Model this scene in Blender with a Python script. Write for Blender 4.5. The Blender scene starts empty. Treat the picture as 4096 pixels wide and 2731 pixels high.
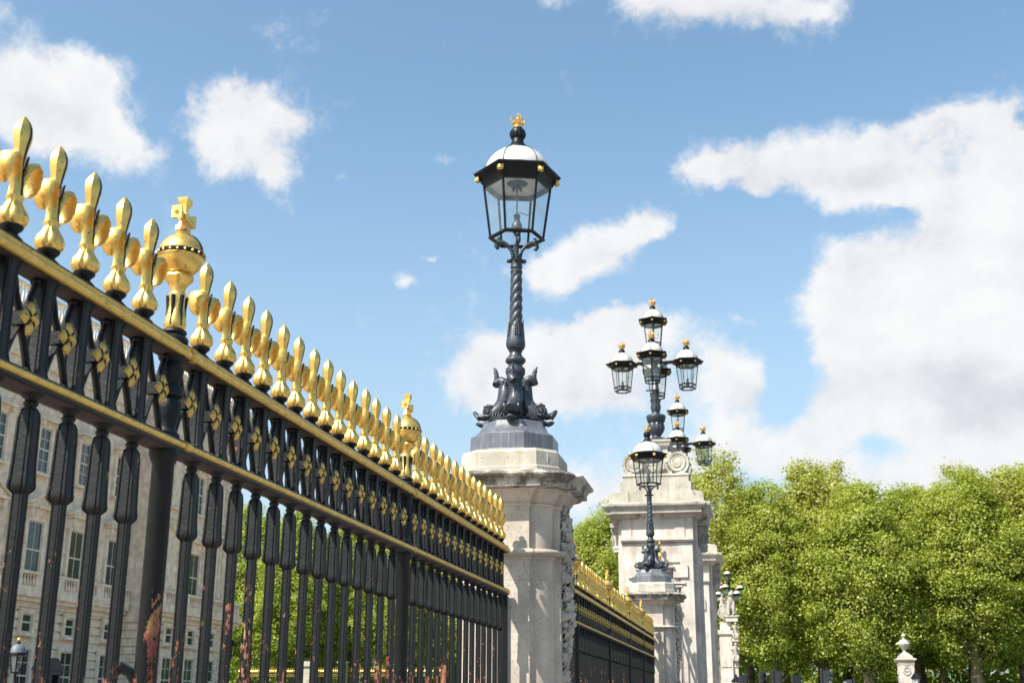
import bpy, math, random
import numpy as np
from mathutils import Vector, Matrix

PI = math.pi
random.seed(7)
scene = bpy.context.scene
COL = scene.collection
R = math.radians

# ------------------------------------------------------------------ helpers
class MB:
    """collects geometry for ONE mesh"""
    def __init__(s):
        s.v = []; s.f = []; s.m = []; s.M = None
    def add(s, vs, fs, mat=0):
        o = len(s.v)
        if s.M is not None:
            vs = [tuple(s.M @ Vector(p)) for p in vs]
        s.v += [tuple(p) for p in vs]
        s.f += [tuple(i + o for i in f) for f in fs]
        s.m += [mat] * len(fs)
    def box(s, x0, x1, y0, y1, z0, z1, mat=0):
        vs = [(x0,y0,z0),(x1,y0,z0),(x1,y1,z0),(x0,y1,z0),(x0,y0,z1),(x1,y0,z1),(x1,y1,z1),(x0,y1,z1)]
        s.add(vs, [(0,3,2,1),(4,5,6,7),(0,1,5,4),(1,2,6,5),(2,3,7,6),(3,0,4,7)], mat)
    def loft(s, rings, mat=0, caps=True, mats=None):
        n = len(rings[0]); vs = []; fs = []; ms = []
        for r in rings: vs += r
        for k in range(len(rings)-1):
            for i in range(n):
                j = (i+1) % n
                fs.append((k*n+i, k*n+j, (k+1)*n+j, (k+1)*n+i))
                ms.append(mats[i] if mats else mat)
        if caps:
            fs.append(tuple(reversed(range(n)))); ms.append(mat)
            fs.append(tuple((len(rings)-1)*n+i for i in range(n))); ms.append(mat)
        o = len(s.f); s.add(vs, fs, mat); s.m[o:] = ms
    def lathe(s, prof, n=16, cx=0, cy=0, mat=0, mod=None, caps=True, rot=0):
        rings = []
        for r, z in prof:
            ring = []
            for i in range(n):
                t = rot + 2*PI*i/n
                q = r*(mod(t, z) if mod else 1)
                ring.append((cx+q*math.cos(t), cy+q*math.sin(t), z))
            rings.append(ring)
        s.loft(rings, mat, caps)
    def tube(s, path, rad, n=8, mat=0, caps=True, flat=None, up=(0,0,1)):
        P = [Vector(p) for p in path]
        if not isinstance(rad, (list, tuple)): rad = [rad]*len(P)
        rings = []; N = None
        for i, p in enumerate(P):
            T = (P[min(i+1, len(P)-1)] - P[max(i-1, 0)]).normalized()
            if N is None:
                N = Vector(up)
                if abs(N.dot(T)) > .95: N = Vector((1,0,0))
            N = (N - T*N.dot(T)).normalized()
            B = T.cross(N)
            a, b = (rad[i], rad[i]) if flat is None else (rad[i]*flat[0], rad[i]*flat[1])
            rings.append([tuple(p + N*(a*math.cos(2*PI*k/n)) + B*(b*math.sin(2*PI*k/n))) for k in range(n)])
        s.loft(rings, mat, caps)
    def ball(s, c, r, nu=10, nv=7, mat=0, lump=0, rng=None):
        if not isinstance(r, (list, tuple)): r = (r, r, r)
        vs = [(c[0], c[1], c[2]-r[2])]; fs = []
        for j in range(1, nv):
            ph = -PI/2 + PI*j/nv
            for i in range(nu):
                t = 2*PI*i/nu
                q = 1 + (lump*(rng.random()-.5) if lump else 0)
                vs.append((c[0]+q*r[0]*math.cos(ph)*math.cos(t), c[1]+q*r[1]*math.cos(ph)*math.sin(t), c[2]+q*r[2]*math.sin(ph)))
        vs.append((c[0], c[1], c[2]+r[2]))
        for i in range(nu):
            fs.append((0, 1+(i+1)%nu, 1+i))
            fs.append((len(vs)-1, len(vs)-1-nu+i, len(vs)-1-nu+(i+1)%nu))
        for j in range(nv-2):
            for i in range(nu):
                a = 1+j*nu+i; b = 1+j*nu+(i+1)%nu
                fs.append((a, b, b+nu, a+nu))
        s.add(vs, fs, mat)
    def torus(s, c, Rr, r, axis='Z', n=16, m=6, mat=0, a0=0, a1=2*PI):
        full = abs(a1-a0-2*PI) < 1e-6
        k = n if full else n+1
        rings = []
        for i in range(k):
            t = a0 + (a1-a0)*i/n
            ring = []
            for j in range(m):
                u = 2*PI*j/m
                q = Rr + r*math.cos(u); h = r*math.sin(u)
                x, y = q*math.cos(t), q*math.sin(t)
                p = {'Z': (x,y,h), 'X': (h,x,y), 'Y': (x,h,y)}[axis]
                ring.append((c[0]+p[0], c[1]+p[1], c[2]+p[2]))
            rings.append(ring)
        if full: rings.append(rings[0])
        s.loft(rings, mat, caps=not full)
    def build(s, name, mats, parent=None, loc=None, sharp=38, col=True):
        me = bpy.data.meshes.new(name)
        me.from_pydata(s.v, [], s.f)
        if not isinstance(mats, (list, tuple)): mats = [mats]
        for m in mats: me.materials.append(m)
        me.polygons.foreach_set('material_index', s.m)
        me.polygons.foreach_set('use_smooth', [True]*len(s.f))
        me.update()
        import bmesh
        bm = bmesh.new(); bm.from_mesh(me)
        bmesh.ops.recalc_face_normals(bm, faces=bm.faces)
        bm.to_mesh(me); bm.free()
        me.set_sharp_from_angle(angle=R(sharp))
        o = bpy.data.objects.new(name, me)
        COL.objects.link(o)
        if parent: o.parent = parent
        if loc: o.location = loc
        return o

def tag(o, label=None, cat=None, group=None, kind=None):
    if label: o['label'] = label
    if cat: o['category'] = cat
    if group: o['group'] = group
    if kind: o['kind'] = kind
    return o
def thing(name, label, cat, loc=(0,0,0), rz=0, group=None):
    o = bpy.data.objects.new(name, None); COL.objects.link(o)
    o.location = loc; o.rotation_euler = (0,0,rz); o.empty_display_size = .1
    return tag(o, label, cat, group)
def dup(o, parent=None):
    c = o.copy(); COL.objects.link(c)
    if parent: c.parent = parent
    for ch in list(o.children): dup(ch, c)
    return c
def inst(name, src, parent, loc=(0,0,0), rz=0):
    c = dup(src, parent); c.location = loc; c.rotation_euler = (0,0,rz)
    return c

# ------------------------------------------------------------------ materials
def newmat(name):
    m = bpy.data.materials.new(name); m.use_nodes = True
    nt = m.node_tree; b = nt.nodes['Principled BSDF']
    return m, nt, b
def N(nt, t, **kw):
    n = nt.nodes.new(t)
    for k, v in kw.items():
        if k.startswith('i_'): n.inputs[int(k[2:])].default_value = v
        else: setattr(n, k, v)
    return n
def noise(nt, vec, scale, detail=4, rough=.55):
    n = N(nt, 'ShaderNodeTexNoise'); n.inputs['Scale'].default_value = scale
    n.inputs['Detail'].default_value = detail; n.inputs['Roughness'].default_value = rough
    if vec is not None: nt.links.new(vec, n.inputs['Vector'])
    return n.outputs['Fac']
def ramp(nt, fac, stops):
    r = N(nt, 'ShaderNodeValToRGB')
    while len(r.color_ramp.elements) < len(stops): r.color_ramp.elements.new(.5)
    for e, (p, c) in zip(r.color_ramp.elements, stops):
        e.position = p; e.color = c if len(c) == 4 else (*c, 1)
    nt.links.new(fac, r.inputs['Fac']); return r.outputs['Color']
def mixc(nt, fac, a, b, mode='MIX'):
    m = N(nt, 'ShaderNodeMix', data_type='RGBA', blend_type=mode)
    for sock, v in ((m.inputs[0], fac), (m.inputs[6], a), (m.inputs[7], b)):
        if isinstance(v, (int, float)): sock.default_value = v
        elif isinstance(v, tuple): sock.default_value = v if len(v) == 4 else (*v, 1)
        else: nt.links.new(v, sock)
    return m.outputs[2]
def vec(nt, scale=(1,1,1), world=True):
    src = N(nt, 'ShaderNodeNewGeometry').outputs['Position'] if world else N(nt, 'ShaderNodeTexCoord').outputs['Object']
    mp = N(nt, 'ShaderNodeMapping'); mp.inputs['Scale'].default_value = scale
    nt.links.new(src, mp.inputs['Vector']); return mp.outputs['Vector']
def bump(nt, b, h, strength=.3, dist=.01):
    n = N(nt, 'ShaderNodeBump'); n.inputs['Strength'].default_value = strength
    n.inputs['Distance'].default_value = dist
    nt.links.new(h, n.inputs['Height']); nt.links.new(n.outputs['Normal'], b.inputs['Normal'])
def m2(nt, op, a, b=None):
    n = N(nt, 'ShaderNodeMath', operation=op)
    for i, v in enumerate((a, b)):
        if v is None: continue
        if isinstance(v, (int, float)): n.inputs[i].default_value = v
        else: nt.links.new(v, n.inputs[i])
    return n.outputs[0]

def mat_plain(name, col, rough=.5, metal=0, var=.15, nscale=8, bstr=0, world=True, bscale=40):
    m, nt, b = newmat(name)
    v = vec(nt, world=world)
    f = noise(nt, v, nscale, 5)
    lo = tuple(c*(1-var) for c in col); hi = tuple(min(1, c*(1+var)) for c in col)
    nt.links.new(ramp(nt, f, [(.3, lo), (.7, hi)]), b.inputs['Base Color'])
    b.inputs['Roughness'].default_value = rough; b.inputs['Metallic'].default_value = metal
    if bstr: bump(nt, b, noise(nt, v, bscale, 3), bstr, .004)
    return m

def mat_stone(name, col, stain=0, joints=None, world=True, stain_col=(.07,.06,.045)):
    m, nt, b = newmat(name)
    v = vec(nt, world=world)
    f = noise(nt, v, 2.2, 6, .6)
    lo = tuple(c*.70 for c in col); hi = tuple(min(1, c*1.12) for c in col)
    c = ramp(nt, f, [(.32, lo), (.62, hi)])
    # fine dark pits
    sp = noise(nt, v, 55, 2)
    c = mixc(nt, ramp(nt, sp, [(.56, (0,0,0)), (.68, (.7,.7,.7))]), c, tuple(q*.55 for q in col))
    # rain streaks, long in z
    st = noise(nt, vec(nt, (9, 9, .7), world), 1.0, 4)
    c = mixc(nt, ramp(nt, st, [(.48, (0,0,0)), (.72, (.55,.55,.55))]), c, (col[0]*.62, col[1]*.55, col[2]*.46))
    if joints:
        tc = N(nt, 'ShaderNodeNewGeometry').outputs['Position']
        sx = N(nt, 'ShaderNodeSeparateXYZ'); nt.links.new(tc, sx.inputs[0])
        z = m2(nt, 'FRACT', m2(nt, 'DIVIDE', m2(nt, 'ADD', sx.outputs[2], joints[1]), joints[0]))
        j = m2(nt, 'LESS_THAN', z, joints[2]/joints[0])
        c = mixc(nt, m2(nt, 'MULTIPLY', j, .45), c, tuple(q*.45 for q in col))
    if stain:
        bl = noise(nt, v, 5.5, 8, .7)
        c = mixc(nt, ramp(nt, bl, [(.62-.22*stain, (0,0,0)), (.74-.22*stain, (.88,.88,.88))]), c, stain_col)
        lich = noise(nt, v, 21, 3)
        c = mixc(nt, ramp(nt, lich, [(.63, (0,0,0)), (.7, (.5,.5,.5))]), c, (.33,.31,.25))
    nt.links.new(c, b.inputs['Base Color'])
    b.inputs['Roughness'].default_value = .85
    bump(nt, b, noise(nt, v, 70, 4), .35, .006)
    return m

def mat_gold(name, col=(.88,.585,.165), rough=.31):
    m, nt, b = newmat(name)
    v = vec(nt)
    f = noise(nt, v, 22, 5)
    c = ramp(nt, f, [(.3, tuple(q*.78 for q in col)), (.65, col)])
    w = noise(nt, v, 60, 6, .7)
    c = mixc(nt, ramp(nt, w, [(.57, (0,0,0)), (.66, (.8,.8,.8))]), c, (.22,.12,.03))
    nt.links.new(c, b.inputs['Base Color'])
    b.inputs['Metallic'].default_value = .82
    nt.links.new(ramp(nt, w, [(.35, (rough-.06,)*3), (.7, (rough+.2,)*3)]), b.inputs['Roughness'])
    bump(nt, b, noise(nt, v, 95, 4), .22, .003)
    return m

def mat_rail_paint():
    m, nt, b = newmat('chipped_black_paint')
    v = vec(nt)
    c = ramp(nt, noise(nt, v, 14, 5), [(.3, (.0025,.0032,.0036)), (.7, (.006,.0072,.008))])
    b.inputs['Specular IOR Level'].default_value = .30
    # old paint layers showing where the black has flaked off, mostly at hand height
    geo = N(nt, 'ShaderNodeNewGeometry'); sx = N(nt, 'ShaderNodeSeparateXYZ')
    nt.links.new(geo.outputs['Position'], sx.inputs[0])
    mr = N(nt, 'ShaderNodeMapRange'); mr.inputs[1].default_value = 1.62; mr.inputs[2].default_value = 2.12
    mr.inputs[3].default_value = .115; mr.inputs[4].default_value = 0
    nt.links.new(sx.outputs[2], mr.inputs[0])
    big = noise(nt, vec(nt, (9, 9, 3.2)), 1.0, 3)
    fine = noise(nt, vec(nt, (70, 70, 34)), 1.0, 6, .7)
    s = m2(nt, 'ADD', m2(nt, 'MULTIPLY', big, .52), m2(nt, 'MULTIPLY', fine, .48))
    s = m2(nt, 'ADD', s, mr.outputs[0])
    vd = N(nt, 'ShaderNodeVectorMath', operation='SUBTRACT'); nt.links.new(geo.outputs['Position'], vd.inputs[0]); vd.inputs[1].default_value = (-1.978, 3.872, 1.835)
    vm = N(nt, 'ShaderNodeVectorMath', operation='MULTIPLY'); nt.links.new(vd.outputs[0], vm.inputs[0]); vm.inputs[1].default_value = (32, 32, 9.5)
    vl = N(nt, 'ShaderNodeVectorMath', operation='LENGTH'); nt.links.new(vm.outputs[0], vl.inputs[0])
    flake = N(nt, 'ShaderNodeMapRange', interpolation_type='SMOOTHSTEP'); flake.inputs[1].default_value = 1.25; flake.inputs[2].default_value = .3; flake.inputs[3].default_value = 0; flake.inputs[4].default_value = .112
    nt.links.new(vl.outputs['Value'], flake.inputs[0])
    s = m2(nt, 'ADD', s, flake.outputs[0])
    mask = ramp(nt, s, [(.636, (0,0,0)), (.652, (1,1,1))])
    under = ramp(nt, noise(nt, vec(nt, (30,30,12)), 1, 3), [(.35, (.17,.045,.035)), (.52, (.27,.10,.06)), (.68, (.36,.22,.09))])
    c = mixc(nt, mask, c, under)
    nt.links.new(c, b.inputs['Base Color'])
    nt.links.new(ramp(nt, mask, [(0, (.53,)*3), (1, (.8,)*3)]), b.inputs['Roughness'])
    h = m2(nt, 'SUBTRACT', noise(nt, v, 75, 4), m2(nt, 'MULTIPLY', mask, .8))
    bump(nt, b, h, .45, .004)
    return m

def mat_glass(name, tint=(.93,.97,.96), refl=1.0, dirt=0.0):
    m = bpy.data.materials.new(name); m.use_nodes = True
    nt = m.node_tree; nt.nodes.clear()
    out = N(nt, 'ShaderNodeOutputMaterial')
    tr = N(nt, 'ShaderNodeBsdfTransparent'); tr.inputs[0].default_value = (*tint, 1)
    gl = N(nt, 'ShaderNodeBsdfGlossy'); gl.inputs['Roughness'].default_value = .03
    di = N(nt, 'ShaderNodeBsdfDiffuse'); di.inputs[0].default_value = (.75,.78,.76,1)
    lw = N(nt, 'ShaderNodeLayerWeight'); lw.inputs[0].default_value = .5
    fr = m2(nt, 'ADD', m2(nt, 'MULTIPLY', m2(nt, 'POWER', lw.outputs['Facing'], 4.0), .55), .035)
    mx = N(nt, 'ShaderNodeMixShader'); nt.links.new(m2(nt, 'MULTIPLY', fr, refl), mx.inputs[0])
    nt.links.new(tr.outputs[0], mx.inputs[1]); nt.links.new(gl.outputs[0], mx.inputs[2])
    mx2 = N(nt, 'ShaderNodeMixShader')
    nt.links.new(ramp(nt, noise(nt, vec(nt), 9, 4), [(.4, (dirt*.4,)*3), (.75, (dirt,)*3)]), mx2.inputs[0])
    nt.links.new(mx.outputs[0], mx2.inputs[1]); nt.links.new(di.outputs[0], mx2.inputs[2])
    nt.links.new(mx2.outputs[0], out.inputs[0])
    return m

def mat_milk(name, col):
    m = bpy.data.materials.new(name); m.use_nodes = True
    nt = m.node_tree; nt.nodes.clear()
    out = N(nt, 'ShaderNodeOutputMaterial')
    c = ramp(nt, noise(nt, vec(nt), 6, 4), [(.3, tuple(q*.94 for q in col)), (.7, col)])
    di = N(nt, 'ShaderNodeBsdfDiffuse'); tl = N(nt, 'ShaderNodeBsdfTranslucent'); gl = N(nt, 'ShaderNodeBsdfGlossy'); gl.inputs['Roughness'].default_value = .08
    nt.links.new(c, di.inputs[0]); nt.links.new(c, tl.inputs[0])
    mx = N(nt, 'ShaderNodeMixShader'); mx.inputs[0].default_value = .38
    nt.links.new(di.outputs[0], mx.inputs[1]); nt.links.new(tl.outputs[0], mx.inputs[2])
    fr = N(nt, 'ShaderNodeFresnel'); fr.inputs[0].default_value = 1.45
    m3 = N(nt, 'ShaderNodeMixShader'); nt.links.new(fr.outputs[0], m3.inputs[0])
    nt.links.new(mx.outputs[0], m3.inputs[1]); nt.links.new(gl.outputs[0], m3.inputs[2])
    nt.links.new(m3.outputs[0], out.inputs[0])
    return m

def mat_leaf(name, a, b_, c_):
    m = bpy.data.materials.new(name); m.use_nodes = True
    nt = m.node_tree; nt.nodes.clear()
    out = N(nt, 'ShaderNodeOutputMaterial')
    big = noise(nt, vec(nt), .42, 3); fine = noise(nt, vec(nt), 3.4, 2)
    s = m2(nt, 'ADD', m2(nt, 'MULTIPLY', big, .5), m2(nt, 'MULTIPLY', fine, .5))
    c = ramp(nt, s, [(.36, a), (.5, b_), (.63, c_)])
    di = N(nt, 'ShaderNodeBsdfDiffuse'); tl = N(nt, 'ShaderNodeBsdfTranslucent')
    nt.links.new(c, di.inputs[0])
    nt.links.new(mixc(nt, .5, c, (.42,.46,.03)), tl.inputs[0])
    mx = N(nt, 'ShaderNodeMixShader'); mx.inputs[0].default_value = .46
    nt.links.new(di.outputs[0], mx.inputs[1]); nt.links.new(tl.outputs[0], mx.inputs[2])
    gl = N(nt, 'ShaderNodeBsdfGlossy'); gl.inputs['Roughness'].default_value = .5; gl.inputs[0].default_value = (.6,.65,.5,1)
    m3 = N(nt, 'ShaderNodeMixShader'); m3.inputs[0].default_value = .05
    nt.links.new(mx.outputs[0], m3.inputs[1]); nt.links.new(gl.outputs[0], m3.inputs[2])
    nt.links.new(m3.outputs[0], out.inputs[0])
    return m

def mat_lead():
    m, nt, b = newmat('streaked_iron_base')
    c = ramp(nt, noise(nt, vec(nt), 6, 5), [(.3, (.075,.083,.098)), (.7, (.125,.135,.152))])
    st = noise(nt, vec(nt, (46,46,1.6)), 1, 4)
    c = mixc(nt, ramp(nt, st, [(.52, (0,0,0)), (.68, (.55,.55,.55))]), c, (.26,.26,.25))
    nt.links.new(c, b.inputs['Base Color']); b.inputs['Roughness'].default_value = .38
    bump(nt, b, noise(nt, vec(nt), 60, 3), .2, .003)
    return m
M = {}
M['paint'] = mat_rail_paint()
M['black'] = mat_plain('satin_black_paint', (.005,.006,.007), .42, 0, .3, 12, .25); M['black'].node_tree.nodes['Principled BSDF'].inputs['Specular IOR Level'].default_value = .25
M['primer'] = mat_plain('rusty_primer', (.038,.021,.017), .8, 0, .35, 16, .3)
M['gold'] = mat_gold('gilding')
M['goldrail'] = mat_gold('worn_gilding', (.86,.57,.15), .42)
M['golddull'] = mat_gold('dull_gilding', (.74,.49,.13), .46)
M['iron'] = mat_plain('blue_grey_iron_paint', (.032,.040,.050), .42, 0, .3, 9, .25)
M['lead'] = mat_lead()
M['stone'] = mat_stone('portland_stone', (.50,.435,.365), joints=(.93,.22,.006))
M['stonew'] = mat_stone('weathered_stone', (.44,.40,.34), .85)
M['stonem'] = mat_stone('mossy_stone', (.44,.405,.335), .18, stain_col=(.16,.14,.10))
M['stonep'] = mat_stone('pale_stone', (.55,.49,.43), joints=(.62,.13,.008))
M['palace'] = mat_stone('palace_ashlar', (.76,.655,.515), joints=(.52,.1,.018))
M['palaced'] = mat_stone('palace_dressing', (.80,.69,.545))
M['carve'] = mat_stone('carved_stone', (.42,.38,.33), .2, stain_col=(.14,.12,.1))
M['milk'] = mat_milk('milk_glass', (.90,.88,.84))
M['milkd'] = mat_milk('cream_glass', (.84,.83,.74))
M['white'] = mat_plain('white_paint', (.72,.70,.64), .5, 0, .1, 6); M['opal'] = mat_milk('opal_reflector', (.92,.88,.80))
M['pink'] = mat_plain('faded_pink_paint', (.55,.30,.24), .6, 0, .2, 20)
M['glass'] = mat_glass('lantern_glass', (.975,.988,.985), .8, .05)
M['greyglass'] = mat_plain('grey_opal_glass', (.10,.115,.14), .55, 0, .2, 4)
M['dark'] = mat_plain('dark_void', (.02,.018,.018), .8)
M['pane'] = mat_plain('window_glass', (.035,.05,.048), .06, 0, .4, .8)
M['winframe'] = mat_plain('window_paint', (.58,.55,.48), .5, 0, .08, 5)
M['bark'] = mat_plain('plane_bark', (.17,.125,.085), .9, 0, .55, 2.2, .5)
M['leaf_a'] = mat_leaf('fresh_leaves', (.19,.25,.026), (.32,.375,.05), (.44,.455,.095))
M['leaf_b'] = mat_leaf('yellow_leaves', (.25,.275,.038), (.38,.395,.07), (.48,.47,.13))
M['grass'] = mat_plain('grass', (.085,.15,.025), .9, 0, .4, 1.5, .4)
M['tarmac'] = mat_plain('tarmac', (.10,.095,.092), .9, 0, .25, 6, .3)
M['gravel'] = mat_plain('red_gravel', (.36,.28,.195), .95, 0, .25, 8, .4)
M['paving'] = mat_plain('paving', (.27,.25,.235), .9, 0, .2, 3, .3)
M['signal'] = mat_plain('signal_black', (.02,.022,.025), .45, 0, .2, 6)
M['lens'] = mat_plain('dark_lens', (.05,.02,.015), .2, 0, .2, 6)

# ------------------------------------------------------------------ ground
def gz(y):
    t = max(0.0, min(y, 260) - 20)
    return .03*t if t > 6 else .03*t*t/12 + 0
def sheet(name, x0, x1, y0, y1, mat, dz=0.0, nx=24, ny=60):
    b = MB(); vs = []; fs = []
    for j in range(ny+1):
        # denser near the camera
        y = y0 + (y1-y0)*(j/ny)**1.6
        for i in range(nx+1):
            vs.append((x0+(x1-x0)*i/nx, y, gz(y)+dz))
    for j in range(ny):
        for i in range(nx):
            a = j*(nx+1)+i
            fs.append((a, a+1, a+nx+2, a+nx+1))
    b.add(vs, fs)
    return tag(b.build(name, mat), kind='structure')
sheet('ground', -1200, 1200, -300, 2500, M['tarmac'])
sheet('forecourt', -60, -2.6, -60, 128, M['gravel'], .004)
sheet('lawn', -220, 260, 104, 420, M['grass'], .008)
pv = MB(); ys = [-40+2.5*k for k in range(41)]
for a, b_ in zip(ys[:-1], ys[1:]):
    pv.add([(-2.6,a,gz(a)+.12),(4.2,a,gz(a)+.12),(4.2,b_,gz(b_)+.12),(-2.6,b_,gz(b_)+.12),
            (4.2,a,gz(a)-.05),(4.2,b_,gz(b_)-.05)], [(0,1,2,3),(1,4,5,2)])
tag(pv.build('pavement', M['paving']), kind='structure')

# ------------------------------------------------------------------ railing parts
FX = -2.004
def bar_section(h):
    q = [(1,0),(1,.55),(.86,.66),(1.04,.80),(1.04,1.04),(.80,1.04),(.66,.86),(.55,1)]
    out = []
    for k in range(4):
        c, s = [(1,0),(0,1),(-1,0),(0,-1)][k]
        out += [((x*c-y*s)*h, (x*s+y*c)*h) for x, y in q]
    return out
def bar_mesh():
    b = MB()
    def stack(lv):
        b.loft([[(x,y,z) for x,y in bar_section(h)] for z,h in lv])
    stack([(.3,.0155),(2.172,.0155)])
    stack([(2.158,.0145),(2.164,.020),(2.172,.0262),(2.182,.0278),(2.20,.0262),(2.24,.0245),(2.37,.0225),(2.392,.0205),(2.402,.0165),(2.408,.012)])
    b.lathe([(.016,2.402),(.017,2.410),(.0215,2.416),(.0215,2.421),(.017,2.426),(.019,2.432),(.030,2.440),(.032,2.447)], 12)
    # between the rails
    stack([(2.490,.029),(2.505,.0265),(2.52,.0235),(2.64,.0220),(2.755,.0235),(2.772,.0265),(2.785,.030)])
    # black base above the top rail
    b.lathe([(.034,2.838),(.035,2.846),(.028,2.853),(.019,2.862),(.024,2.869),(.033,2.878),(.034,2.884),(.02,2.89)], 12)
    return b
def finial_mesh():
    b = MB()
    lob = lambda t, z: .94 + .17*abs(math.cos(4*t))**.6 * (1 if z > 2.89 else .4)
    b.lathe([(.020,2.882),(.032,2.888),(.039,2.900),(.0405,2.912),(.038,2.926),(.027,2.944),(.0205,2.958),(.0195,2.964),(.0235,2.972),(.0235,2.977),(.014,2.982)], 48, mod=lob)
    def sec(w, t=.9):
        a = w*t; s_ = min(.0058, w*.3)
        return [(a,-s_),(a,s_),(.42*a,w),(-.42*a,w),(-a,s_),(-a,-s_),(-.42*a,-w),(.42*a,-w)]
    ms = [1,0,0,0,1,0,0,0]
    b.loft([[(x,y,z) for x,y in sec(w)] for z,w in [(2.975,.0235),(3.0,.0215),(3.04,.019),(3.075,.0155),(3.10,.0165),(3.13,.0225),(3.155,.0285),(3.172,.0300),(3.188,.0280),(3.206,.0195),(3.219,.0095),(3.228,.0022)]], mats=ms)
    # black hook where the petals leave the stem
    b.tube([(.018,0,3.055),(.023,0,3.085),(.028,0,3.098)], [.006,.0065,.004], 6, 1)
    for sg in (1,-1):
        pts = [(.006,2.990),(.012,3.025),(.021,3.056),(.034,3.078),(.048,3.086),(.060,3.077),(.067,3.056),(.0685,3.033),(.064,3.012),(.055,2.999)]
        w = [.015,.020,.027,.033,.037,.038,.036,.030,.021,.009]
        t = [.008,.009,.011,.014,.0165,.0165,.0145,.012,.009,.006]
        rings = []
        for i,(y,z) in enumerate(pts):
            p0 = pts[max(i-1,0)]; p1 = pts[min(i+1,len(pts)-1)]
            ty, tz = p1[0]-p0[0], p1[1]-p0[1]; L = math.hypot(ty,tz); ny_, nz_ = -tz/L, ty/L
            ring = []
            for k in range(12):
                a = 2*PI*k/12
                u = w[i]*math.cos(a); v = t[i]*math.sin(a)
                if math.sin(a) < 0: v *= .25     # hollow underside of the petal
                ring.append((u, sg*(y+ny_*v), z+nz_*v))
            rings.append(ring)
        b.loft(rings)
    return b
def brace_mesh():
    b = MB()
    zc = 2.640; hy = .1
    for sy in (1,-1):
        for sz in (1,-1):
            pts = [(0,sy*(hy-.030),zc+sz*.138),(0,sy*(hy-.045),zc+sz*.120),(0,sy*(hy-.052),zc+sz*.100),(0,sy*.030,zc+sz*.058),(0,sy*.006,zc+sz*.02)]
            b.tube(pts, [.007,.008,.0085,.0085,.008], 6, flat=(1,1.5))
            b.ball((0,sy*(hy-.040),zc+sz*.134), (.014,.013,.011), 8, 6)
    b.box(-.022,.026,-.020,.020,zc-.020,zc+.020)
    return b
def rosette_mesh():
    b = MB(); zc = 2.640
    for k in range(4):
        a = PI/2*k
        c, s = math.cos(a), math.sin(a)
        prof = [(.006,.005),(.014,.014),(.023,.0215),(.032,.0225),(.041,.014),(.0485,.002)]
        rings = []
        for d, w in prof:
            h = .036 + .006*math.sin(d/.051*PI)
            rings.append([(x, (d*c - u*s)*.86, zc + d*s + u*c) for x, u in ((h,0),(h-.004,w*.7),(h-.008,w),(h-.013,w*.6),(h-.013,-w*.6),(h-.008,-w),(h-.004,-w*.7))])
        b.loft(rings)
        a2 = a+PI/4; b.tube([(.038,.004*math.cos(a2),zc+.004*math.sin(a2)),(.036,.026*math.cos(a2)*.86,zc+.026*math.sin(a2)),(.028,.036*math.cos(a2)*.86,zc+.036*math.sin(a2))], [.004,.0045,.003], 5, 1)
    b.ball((.042,0,zc), (.009,.010,.010), 8, 6)
    return b
def post_mesh():
    b = MB()
    b.lathe([(.0385,.3),(.0385,2.398),(.044,2.408),(.051,2.425),(.053,2.434),(.053,2.447)], 20)
    fl = lambda t, z: 1+.05*math.cos(6*t) if (2.55 < z < 2.63 or 2.69 < z < 2.75) else 1
    b.lathe([(.050,2.49),(.048,2.503),(.037,2.515),(.033,2.53),(.041,2.56),(.047,2.59),(.046,2.615),(.036,2.634),(.049,2.64),(.050,2.665),(.046,2.675),(.036,2.685),(.043,2.71),(.046,2.735),(.040,2.755),(.036,2.765),(.047,2.775),(.050,2.785)], 24, mod=fl)
    b.lathe([(.052,2.838),(.053,2.850),(.046,2.860),(.038,2.866),(.045,2.876),(.042,2.884),(.034,2.888)], 20)
    return b
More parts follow.
